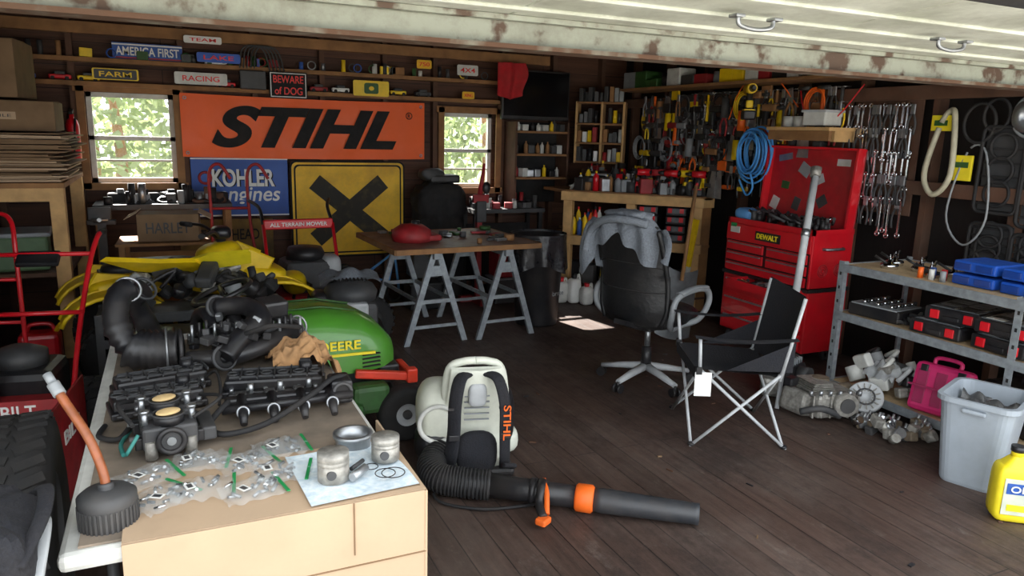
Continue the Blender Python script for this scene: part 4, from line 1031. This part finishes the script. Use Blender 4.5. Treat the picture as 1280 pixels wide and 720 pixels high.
b.tube(cr([(.05, 0, .27), (.085, 0, .31), (.1, 0, .26), (.098, 0, .18)], 5), .014, YELB); b.box((-.01, -.061, .13), (.13, .004, .17), mat('label_grey', 'c9cdb9', .5, dirt=0), bev=.002); b.box((-.01, -.0635, .17), (.11, .003, .05), BLUS); b.text('OIL', .08, .03, WHT, T(-.01, -.068, .17) @ WB, off=.01); b.box((-.01, -.0635, .08), (.09, .003, .03), YELB); b.done((3.36, 1.8, 0), -38)

# ------------------------------------------------------------------ office chair
b = B('office_chair')
for k in range(5):
    a = 2*math.pi*k/5+.3; c, s_ = math.cos(a), math.sin(a)
    b.tube([(0, 0, .12), (c*.16, s_*.16, .1), (c*.31, s_*.31, .075)], [.035, .028, .02], LGR, 10, flat=.8)
    for q in (-.02, .02): b.cyl((c*.31-s_*q-s_*.008, s_*.31+c*q+c*.008, .03), (c*.31-s_*q+s_*.008, s_*.31+c*q-c*.008, .03), .03, BLK, n=16)
    b.cyl((c*.31, s_*.31, .03), (c*.31, s_*.31, .075), .01, BLK, n=8)
b.cyl((0, 0, .1), (0, 0, .26), .035, BLK); b.cyl((0, 0, .24), (0, 0, .42), .02, STL); b.box((0, .02, .42), (.22, .26, .04), BLK, bev=.01)
b.ell((0, -.02, .49), (.54, .54, .15), LEA, e=.55, e2=.7)
def backf(u, v, s_):
    w = .25*(1-.12*(v**3))*(1 if v > .15 else .85+v)
    th = .05*(1-(2*u-1)**4)*(1-(2*v-1)**6)+.004
    x = (2*u-1)*w; y = .25+.12*v-.05*math.sin(v*3.1)-.05*(2*u-1)**2+s_*th
    return Vector((x, y+.01*math.cos(v*22)*(s_ < 0)*(1-(2*u-1)**4), .46+.66*v-(.03*(2*u-1)**4 if v > .5 else 0)))
b.sheet(lambda u, v: backf(u, v, 1), 18, 24, LEA); b.sheet(lambda u, v: backf(u, v, -1), 18, 24, LEA)
for s_ in (0, 1): b.tube([(backf(s_, v/16, 0)) for v in range(17)], .018, LEA, 8)
b.tube([backf(u/12, 1, 0) for u in range(13)], .02, LEA, 8)
for v_ in (.35, .62): b.tube([backf(u/12, v_, 1.02) for u in range(13)], .005, BLKM, 6)
b.box((0, .24, .45), (.1, .2, .03), BLK, rot=(20, 0, 0))
for x in (-.29, .29):
    o = 1 if x > 0 else -1
    b.tube(cr([(x-.05*o, .12, .45), (x, .2, .55), (x+.01*o, .17, .66), (x+.01*o, -.02, .69), (x+.01*o, -.2, .67), (x+.01*o, -.24, .58), (x, -.14, .48), (x-.05*o, -.02, .45)], 6, closed=True), .02, GRY, 10)
    b.tube(cr([(x+.01*o, .14, .685), (x+.01*o, -.02, .705), (x+.01*o, -.19, .69)], 5), .026, GRY, 10, flat=.5)
b.done((2.86, 3.95, 0), 112)
b = B('draped_hoodie')
def hood(u, v):
    x = (u-.5)*(.54+.05*math.sin(v*9)); s_ = (v-.5)*2
    L_ = .19+.06*math.sin(u*7+1)+(.08 if u > .8 else 0)
    y = .335+.08*math.tanh(s_*2.5)+.012*math.sin(u*25+v*4); z = 1.165-abs(s_)**1.7*L_-(2*u-1)**2*.05+.016*math.sin(u*21+v*9)+.03*noise.noise(Vector((u*7, v*7, 1)))
    return Vector((x, y, z))
b.sheet(hood, 44, 30, GCL); b.tube(cr([(-.2, .4, 1.13), (-.05, .45, 1.15), (.1, .44, 1.13), (.22, .4, 1.05), (.24, .42, .92)], 6), [.025]*25, GCL, 8); b.ell((-.02, .32, 1.17), (.32, .16, .06), GCL, e=.8, crumple=.3, nu=30, smooth=True)
b.done((2.86, 3.95, 0), 112)

# ------------------------------------------------------------------ camp chair
b = B('folding_camp_chair')
r = .009
for s_ in (-1, 1):
    b.tube([(s_*.27, -.25, 0), (-s_*.25, -.23, .43)], r, LGR, 8); b.tube([(s_*.27, .25, 0), (-s_*.25, .2, .41)], r, LGR, 8)
    b.tube([(s_*.28, -.26, 0), (s_*.26, .2, .41)], r, LGR, 8); b.tube([(s_*.28, .26, 0), (s_*.26, -.23, .43)], r, LGR, 8)
    b.tube([(s_*.26, .2, .38), (s_*.28, .28, .84)], .01, LGR, 8); b.tube([(s_*.26, -.23, .4), (s_*.29, -.25, .61)], .01, LGR, 8)
    b.sheet(lambda u, v, s_=s_: Vector((s_*(.255+.07*u), -.28+.54*v, .625-.02*math.sin(v*3.14)-.01*abs(u-.5))), 4, 10, FAB)
    b.sheet(lambda u, v, s_=s_: Vector((s_*(.262+.01*v), -.1+.36*u, .43+.17*v*u)), 6, 4, FAB)
    for y in (-.25, .25): b.ell((s_*.275, y, .012), (.04, .04, .024), BLK)
    b.box((s_*.27, -.24, .43), (.03, .03, .04), BLK)
b.sheet(lambda u, v: Vector(((u-.5)*.52, -.25+.46*v, .435-.03*v-.055*math.sin(u*3.14)*math.sin(v*3.14))), 12, 10, FAB)
b.sheet(lambda u, v: Vector(((u-.5)*(.52+.05*v), .2+.08*v+.06*math.sin(u*3.14), .40+.45*v-.03*math.sin(u*3.14)*v)), 12, 10, FAB)
b.sheet(lambda u, v: Vector(((u-.5)*.52, -.252, .435-.06*v)), 6, 2, FAB)
b.sheet(lambda u, v: Vector((.275+.01*v, -.26+.09*u, .42-.13*v)), 3, 3, WHT, False)
b.done((2.84, 3.12, 0), -116)

# ------------------------------------------------------------------ backpack blower
b = B('backpack_leaf_blower')
b.box((0, .08, .03), (.38, .3, .05), BLK, bev=.02)
b.sheet(lambda u, v: Vector(((u-.5)*(.30-.06*v**3)*(1 if v > .1 else .9), -.03+.05*math.sin(v*5)-.03*math.sin(u*3.14)+.05*v, .05+.5*v)), 14, 20, CRM)
b.sheet(lambda u, v: Vector(((u-.5)*(.30-.06*v**3), .0+.05*math.sin(v*5)+.05*v, .05+.5*v)), 14, 20, CRM)
for s_ in (-1, 1): b.tube(cr([(s_*.145, -.01, .06), (s_*.15, .03, .2), (s_*.148, .03, .38), (s_*.125, .04, .53), (s_*.06, .04, .565), (0, .04, .57)], 5), .02, CRM, 10)
b.ell((-.17, .14, .28), (.22, .3, .34), CRM, e=.7, e2=.8); b.ell((-.19, .1, .14), (.2, .24, .2), BLK, e=.8)
b.ell((.08, .18, .24), (.28, .24, .36), BLK, e=.6, e2=.6); b.ell((.1, .2, .1), (.3, .2, .14), CRM, e=.6)
b.torus((-.18, -.005, .27), .09, .012, OFFW, rot=(90, 0, 0)); b.box((-.06, -.045, .5), (.015, .01, .06), DGR)
for k in range(5): b.box((0, -.035-.002*k, .3+.03*k), (.12, .008, .006), GRY)
b.ell((0, -.06, .14), (.2, .07, .22), FAB, e=.7); b.ell((0, -.05, .43), (.09, .05, .12), LGR, e=.6)
for s_ in (-1, 1):
    b.tube(cr([(s_*.05, -.04, .53), (s_*.09, -.1, .52), (s_*.115, -.14, .42), (s_*.12, -.14, .28), (s_*.13, -.1, .14), (s_*.14, -.04, .06)], 6), .034, FAB, 10, flat=.4)
    b.box((s_*.12, -.155, .26), (.05, .012, .03), BLK, bev=.004); b.box((s_*.118, -.15, .4), (.06, .01, .012), BLK)
b.text('STIHL', .17, .035, ORG, T(.124, -.17, .33) @ E((0, 90, 0)) @ WB, off=.01)
b.tube(cr([(.12, -.13, .1), (.18, -.1, .08), (.16, -.03, .04)], 4), .012, FAB)
rz = -14; loc = Vector((1.27, 3.1, 0)); b.M = (T(*loc) @ E((0, 0, rz))).inverted()
path = cr([(1.12, 3.16, .13), (1.03, 3.05, .11), (1.04, 2.95, .09), (1.13, 2.89, .08), (1.24, 2.83, .075)], 8)
b.tube(path, .062, BLK, 16)
for i in range(0, len(path), 1):
    if i < len(path)-1:
        t = (path[i+1]-path[i]).normalized(); b.tube([path[i]-t*.005, path[i]+t*.005], .069, BLKR, 18)
d0 = Vector((1.24, 2.83, .075)); d1 = Vector((1.98, 2.28, .06)); dd = d1-d0; g = lambda t: d0+dd*t
b.tube([g(-.02), g(.2), g(.42)], [.056, .052, .05], BLK, 20); b.tube([g(.2), g(.23)], .06, BLK, 20)
b.tube([g(.42), g(.43), g(.50), g(.51)], [.052, .062, .062, .052], ORG, 24)
b.tube([g(.51), g(.55), g(.98), g(1)], [.05, .055, .046, .048], mat('nozzle_black', '303338', .35), 24)
b.tube([g(1.0), g(.99)], [.043, .043], BLKM, 20)
h0 = g(.26); dn = dd.normalized(); sd = Vector((-.55, -.83, 0)).normalized()
b.tube([h0-dn*.006, h0+dn*.006], .064, ORG, 20)
b.tube(cr([h0+Vector((0, 0, .05)), h0+sd*.06+Vector((0, 0, .05)), h0+sd*.11+Vector((.0, 0, .0)), h0+sd*.19+Vector((.03, 0, -.03))], 5), .02, BLK, 10)
b.tube(cr([h0+sd*.03+Vector((.01, 0, .055)), h0+sd*.09+Vector((.03, 0, .04)), h0+sd*.15+Vector((.04, 0, 0)), h0+sd*.18+Vector((.045, 0, -.02))], 5), .012, ORG, 8)
b.box(h0+sd*.2+Vector((.03, 0, -.035)), (.06, .05, .03), ORG, rot=(0, 0, 30), bev=.008)
b.tube(cr([(1.1, 3.1, .05), (1.0, 2.9, .02), (1.15, 2.75, .015), (1.35, 2.7, .015), tuple(h0+sd*.1)], 6), .007, BLKR, 6)
b.M = Matrix(); b.done(loc, rz)
b = B('floor_scraps')
for i in range(26):
    x, y = rnd(1.3, 3.4), rnd(1.6, 4.6); b.box((x, y, .004), (rnd(.01, .04), rnd(.005, .015), .006), random.choice((WOODD, BLK, CARDD, WOODD)), rot=(0, 0, rnd(0, 180)))
b.done()

# ------------------------------------------------------------------ folding table in the foreground
TZ = .74; tx0, tx1, ty0, ty1 = -.27, .53, 1.67, 3.45
b = B('folding_table')
b.box(((tx0+tx1)/2, (ty0+ty1)/2, TZ-.022), (tx1-tx0, ty1-ty0, .044), OFFW, bev=.015)
for y in (ty0+.25, ty1-.25):
    for x in (tx0+.08, tx1-.08): b.cyl((x, y, 0), (x, y, TZ-.04), .014, DGR, n=12)
    b.cyl((tx0+.08, y, .1), (tx1-.08, y, .1), .012, DGR); b.cyl((tx0+.08, y, .6), (tx1-.08, y, .6), .012, DGR)
b.done()
b = B('cardboard_sheet')
b.box((.14, 2.5, TZ+.004), (.74, 1.62, .006), mat('greasy_cardboard', '9a8a79', .75, 0, .2, 6, hex2='5f564c', dirt=.5))
b.box((.2, 1.83, TZ+.009), (.69, .34, .004), CARD)
b.box((.2, 1.655, TZ-.24), (.69, .006, .5), CARD, bev=.001); b.box((.2, 1.651, TZ-.16), (.69, .003, .003), CARDD); b.box((.36, 1.651, TZ-.06), (.003, .003, .14), CARDD)
b.box((.545, 1.9, TZ-.2), (.006, .5, .42), CARD); b.done()
Z = TZ+.012
b = B('intake_manifold')
b.M = T(.0, 0, Z)
b.tube(cr([(.14, 2.74, .07), (.2, 2.8, .12), (.28, 2.88, .17), (.24, 2.98, .2), (.14, 3.04, .19)], 6), [.038]*8+[.042]*8+[.036]*9, BLK, 18)
b.tube(cr([(.02, 2.82, .05), (.16, 2.78, .06), (.3, 2.84, .08), (.42, 2.98, .09)], 6), .034, BLK, 16)
for q in ((.14, 2.74, .07), (.14, 3.04, .19), (.42, 2.98, .09)): b.torus(q, .042, .007, DGR, rot=(70, 20, 20), n=24); b.torus(q, .03, .012, BLKM, rot=(70, 20, 20), n=20)
b.box((.24, 2.96, .07), (.24, .16, .12), BLK, rot=(0, 0, 18), bev=.02); b.box((.34, 3.02, .18), (.11, .09, .07), BLK, rot=(10, 0, 20), bev=.012)
for k in range(9): b.box((.135+.026*k, 2.93+.0085*k, .137), (.007, .13, .014), DGR, rot=(0, 0, 18))
for i in range(4):
    x = .06+.09*i; b.tube(cr([(x, 3.2, .04), (x+.01, 3.16, .13), (x+.04, 3.07, .16), (x+.06, 2.98, .11)], 5), .025, BLK, 14); b.box((x, 3.2, .02), (.07, .05, .03), DGR, bev=.006)
    for s_ in (-1, 1): b.cyl((x+s_*.027, 3.2, .03), (x+s_*.027, 3.2, .05), .007, STL, n=8)
for i in range(16): b.cyl((.04+.026*i, 2.88+.03*(i % 3), .1), (.04+.026*i, 2.88+.03*(i % 3), .165), .006, STL if i % 3 == 0 else BLK, n=8)
for i in range(20):
    x, y = rnd(0, .44), rnd(2.74, 3.02); b.box((x, y, rnd(.08, .18)), (rnd(.02, .06), rnd(.02, .04), rnd(.015, .03)), random.choice((BLK, DGR, BLKR, STL)), rot=(rnd(-30, 30), rnd(-30, 30), rnd(0, 90)), bev=.004)
b.tube(cr([(.2, 2.8, .13), (.3, 2.72, .18), (.42, 2.82, .14)], 5), .009, BLKR); b.torus((.44, 3.0, .1), .04, .005, STL, rot=(50, 50, 0), n=22)
b.M = Matrix(); b.done()
b = B('corrugated_air_duct')
b.M = T(-.09, 2.9, Z+.075)
pth = cr([(.09, -.02, 0), (0, 0, 0), (-.08, .02, .02), (-.12, .06, .1), (-.11, .13, .18), (-.08, .17, .2)], 7)
rs = []
for i in range(len(pth)): rs.append((.072 if i < 14 else .044)+(.007 if i % 2 else -.005)*(1 if i < 20 else .2))
b.tube(pth, rs, BLK, 22); b.torus(tuple(pth[0]), .073, .008, BLK, rot=(0, 90, 0)); b.tube([pth[0]+Vector((.001, 0, 0)), pth[0]+Vector((.004, 0, 0))], .066, BLKM, 20); b.torus(tuple(pth[4]), .08, .004, STL, rot=(0, 90, 0))
b.torus(tuple(pth[-1]), .045, .006, STL, rot=(60, 30, 0))
b.M = Matrix(); b.done()
b = B('air_intake_snorkel'); b.tube(cr([(-.1, 3.32, Z), (-.14, 3.3, Z+.12), (-.16, 3.26, Z+.2), (-.12, 3.24, Z+.24)], 6), [.045]*6+[.04]*6+[.045]*7, BLK, 16); b.box((-.1, 3.33, Z+.02), (.16, .12, .04), BLK, bev=.01); b.torus((-.12, 3.24, Z+.24), .047, .006, DGR, rot=(40, 40, 0)); b.done()
def vcover(name, cx, cy, rz, L_, W_, dz=0):
    b = B(name); b.M = TR((cx, cy, Z+dz), (0, 0, rz))
    b.box((0, 0, .012), (L_, W_, .022), BLK, bev=.005); b.box((0, 0, .038), (L_*.94, W_*.82, .04), BLK, bev=.01)
    for i in range(6):
        x = -L_*.4+L_*.16*i
        b.torus((x, 0, .06), .018, .004, DGR, n=16, k=6); b.cyl((x, 0, .052), (x, 0, .061), .013, BLKM, n=14); b.box((x+L_*.08, 0, .06), (.005, W_*.7, .01), DGR)
        for s_ in (-1, 1):
            b.cyl((x, s_*W_*.46, .02), (x, s_*W_*.46, .034), .008, STL, n=6); b.ell((x, s_*W_*.46, .012), (.035, .03, .02), BLK)
    for s_ in (-1, 1): b.box((0, s_*W_*.25, .06), (L_*.85, .005, .01), DGR)
    b.cyl((L_*.3, W_*.2, .05), (L_*.3, W_*.2, .085), .022, BLK, n=18); b.box((L_*.3, W_*.2, .088), (.035, .01, .012), BLK)
    b.M = Matrix(); b.done()
vcover('valve_cover', .29, 2.55, -10, .34, .17); vcover('valve_cover', -.07, 2.68, 12, .3, .13)
vcover('engine_cover', -.08, 2.5, 10, .28, .14)
b = B('wiring_harness')
b.tube(cr([(.06, 2.66, Z+.02), (.1, 2.6, Z+.07), (.11, 2.5, Z+.05), (.1, 2.42, Z+.01)], 6), .005, BLKR, 6)
b.tube(cr([(-.22, 2.36, Z+.01), (-.23, 2.28, Z+.01), (-.18, 2.24, Z+.01), (-.15, 2.3, Z+.02), (-.14, 2.36, Z+.01)], 6), .008, BLKR, 8)
b.tube(cr([(-.15, 2.3, Z+.01), (-.17, 2.2, Z+.01), (-.16, 2.12, Z+.01)], 6), .006, mat('teal_hose', '2f7f78', .5), 8); b.done()
b = B('fuel_injector_rail')
b.M = TR((.3, 2.27, Z), (0, 0, -2))
b.box((0, .07, .04), (.38, .04, .035), BLK, bev=.008); b.tube([(-.2, .01, .04), (.2, .03, .04)], .014, BLK, 12)
for i in range(4):
    x = -.14+.09*i; b.tube([(x, .07, .055), (x, -.02, .03), (x, -.05, .01)], [.016, .015, .01], BLK, 12); b.torus((x, -.01, .035), .017, .004, STL, rot=(70, 0, 0), n=14, k=6); b.cyl((x+.03, .09, .06), (x+.03, .09, .09), .009, STL, n=10); b.box((x, .105, .045), (.035, .04, .03), DGR, bev=.005)
b.tube(cr([(-.18, .03, .06), (-.235, -.06, .03), (-.2, -.13, .02), (-.08, -.11, .03), (.06, -.02, .07), (.14, .06, .09), (.19, .1, .08)], 6), .009, BLKR, 8)
b.box((.17, .09, .045), (.07, .1, .08), BLK, bev=.01); b.torus((.17, .035, .05), .028, .006, DGR, rot=(90, 0, 0)); b.cyl((.17, .05, .05), (.17, .036, .05), .024, BLKM)
b.M = Matrix(); b.done()
b = B('twin_carburetors')
b.M = TR((-.05, 2.2, Z), (0, 0, 5))
FLT = mat('cream_filter', 'e0c088', .8, 0, .1, 30)
for i, y in enumerate((-.07, .05)):
    b.box((0, y, .055), (.14, .08, .065), DGR, bev=.008); b.cyl((.0, y, .085), (.0, y, .112), .04, BLK, n=24); b.ell((.0, y, .116), (.066, .05, .014), FLT, rot=(0, 0, 20))
    for s_ in (-1, 1):
        b.cyl((s_*.06, y, .08), (s_*.06, y, .12), .009, STL, n=10); b.cyl((s_*.05, y-.035, .0), (s_*.05, y-.035, .05), .016, ALU, n=12); b.box((s_*.078, y, .04), (.02, .045, .035), BLK, bev=.004)
        b.cyl((s_*.06, y, .12), (s_*.06, y, .128), .013, STL, n=6)
    b.cyl((-.1, y, .05), (.1, y, .05), .008, STL, n=8); b.torus((.0, y, .112), .04, .003, DGR, n=24, k=6)
b.torus((0, -.125, .05), .033, .008, BLK, rot=(90, 0, 0), n=22); b.cyl((0, -.11, .05), (0, -.12, .05), .03, DGR, n=20); b.cyl((0, -.12, .05), (0, -.128, .05), .012, STL, n=12)
b.box((.1, -.02, .04), (.04, .14, .04), DGR, bev=.006); b.tube(cr([(-.09, -.1, .1), (-.12, 0, .13), (-.08, .1, .1)], 6), .006, BLKR); b.tube(cr([(-.08, -.12, .08), (-.11, -.14, .04), (-.1, -.06, .02)], 5), .005, mat('teal_hose', '2f7f78', .5))
b.tube(cr([(.06, -.1, .1), (.14, -.05, .13), (.1, .08, .1)], 6), .005, BLKR)
b.M = Matrix(); b.done()
b = B('tan_work_rag')
def rag(u, v):
    n1 = noise.noise(Vector((u*4, v*4, .5))); n2 = noise.noise(Vector((u*11, v*11, 2)))
    ex = max(0, (u-.8)/.2)
    return Vector((.30+.26*u+.02*n1, 2.67+.22*v+.03*n1, Z+.04+.045*math.sin(u*3.1)*math.sin(v*3.1)+.05*n1+.025*n2-.1*ex))
b.sheet(rag, 40, 40, TAN); b.done()
b = B('paper_towel')
b.sheet(lambda u, v: Vector((.26+.3*u-.02*v, 1.66+.3*v+.02*u, Z+.006+.005*math.sin(u*8)*math.sin(v*6)-(.05*(u-.92)/.08 if u > .92 else 0))), 24, 18, PAP); b.done()
zp = Z+.014
b = B('engine_piston')
for (x, y, h, r_) in ((.335, 1.77, .075, .04), (.49, 1.84, .065, .038)):
    b.lathe([(r_*.82, 0), (r_, 0), (r_, h*.55), (r_*.95, h*.57), (r_, h*.6), (r_, h*.7), (r_*.95, h*.72), (r_, h*.75), (r_, h), (0, h)], (x, y, zp), ALU, 28)
    b.cyl((x-.012, y-r_-.001, zp+h*.35), (x-.012, y-r_*.85, zp+h*.35), .012, DGR, n=16)
b.done()
b = B('cylinder_sleeve'); b.lathe([(.045, 0), (.05, 0), (.05, .03), (.056, .03), (.056, .04), (.045, .04), (.045, 0)], (.43, 1.97, zp-.008), STL, 28); b.done()
b = B('wrist_pin'); b.cyl((.375, 1.735, zp+.011), (.42, 1.78, zp+.011), .011, STL, n=16); b.tube([(.385, 1.79, zp+.008), (.425, 1.83, zp+.008)], .006, DGR); b.done()
b = B('piston_rings')
for (x, y, r_) in ((.465, 1.75, .026), (.485, 1.745, .03), (.44, 1.8, .018)): b.torus((x, y, zp+.001), r_, .0014, BLKM, n=32, k=5)
b.done()
b = B('zip_bags_of_hardware')
for (x, y, rz) in ((-.1, 1.97, 20), (.03, 2.02, -10), (.14, 1.97, 15), (.24, 2.03, 5), (.03, 1.85, -5), (.14, 1.80, 12), (.22, 1.88, -15), (-.07, 1.84, 40)):
    b.M = TR((x, y, Z+.001), (0, 0, rz)); q = rnd(0, 6)
    b.sheet(lambda u, v: Vector(((u-.5)*.15, (v-.5)*.12, .004+.024*math.sin(u*3.14)*math.sin(v*3.14)+.006*noise.noise(Vector((u*7, v*7, q)))+.003*math.sin(u*22+v*9)))  , 22, 18, BAG)
    b.box((.07, 0, .008), (.009, .125, .003), GRNS, bev=.001); b.box((-.03, -.03, .03), (.022, .03, .001), WHT, rot=(0, 0, 20)); b.box((-.03, -.03, .0308), (.012, .02, .001), DGR, rot=(0, 0, 20))
    for i in range(18):
        a, c = rnd(-.05, .05), rnd(-.04, .04); b.cyl((a, c, .006), (a+rnd(-.02, .02), c+rnd(-.02, .02), .012), .004, random.choice((STL, CHR, STL, DGR)), n=8)
    b.M = Matrix()
b.done()
b = B('filler_cap_with_hose')
c0 = (-.175, 1.78, TZ+.001)
pr = [(0, 0), (.055, 0), (.06, .006), (.06, .05), (.062, .055), (.062, .075), (.05, .085), (.02, .09), (0, .09)]
b.lathe(pr, c0, DGR, 32)
for k in range(36):
    a = k*math.pi/18; b.box((c0[0]+.061*math.cos(a), c0[1]+.061*math.sin(a), c0[2]+.03), (.005, .005, .05), DGR, rot=(0, 0, math.degrees(a)))
hp = cr([(-.175, 1.78, TZ+.085), (-.18, 1.79, TZ+.13), (-.205, 1.825, TZ+.2), (-.25, 1.88, TZ+.27), (-.275, 1.91, TZ+.31)], 6)
b.tube(hp, .0105, BRN, 14); b.tube(hp[:4], .017, DGR, 14); b.tube(hp[-5:], .014, GRY, 14); e_ = hp[-1]; b.tube([e_, e_+Vector((-.012, .015, .02))], .01, GRY, 12); b.done()

# ------------------------------------------------------------------ light, world, camera
w = bpy.data.worlds.new('World'); sc.world = w; w.use_nodes = True
bg = w.node_tree.nodes['Background']; bg.inputs[0].default_value = (.9, .95, 1, 1); bg.inputs[1].default_value = 3.7
sun = bpy.data.lights.new('sun', 'SUN'); sun.energy = 34; sun.angle = .01; sun.color = (1, .96, .9)
so = bpy.data.objects.new('sun', sun); sc.collection.objects.link(so)
so.rotation_euler = Vector((.30, -1.70, -1.44)).to_track_quat('-Z', 'Y').to_euler()

cam = bpy.data.cameras.new('camera'); co = bpy.data.objects.new('camera', cam); sc.collection.objects.link(co)
cam.sensor_width = 36; cam.lens = 36*920/1280; cam.clip_start = .05
th, psi, rho = math.radians(12), math.radians(25), math.radians(1.6)
fwd = Vector((math.sin(psi)*math.cos(th), math.cos(psi)*math.cos(th), -math.sin(th)))
right = Vector((math.cos(psi), -math.sin(psi), 0)); up = right.cross(fwd)
r2 = right*math.cos(rho)+up*math.sin(rho); u2 = up*math.cos(rho)-right*math.sin(rho)
R = Matrix((r2, u2, -fwd)).transposed()
co.matrix_world = Matrix.Translation((0, 0, 1.65)) @ R.to_4x4()
sc.camera = co
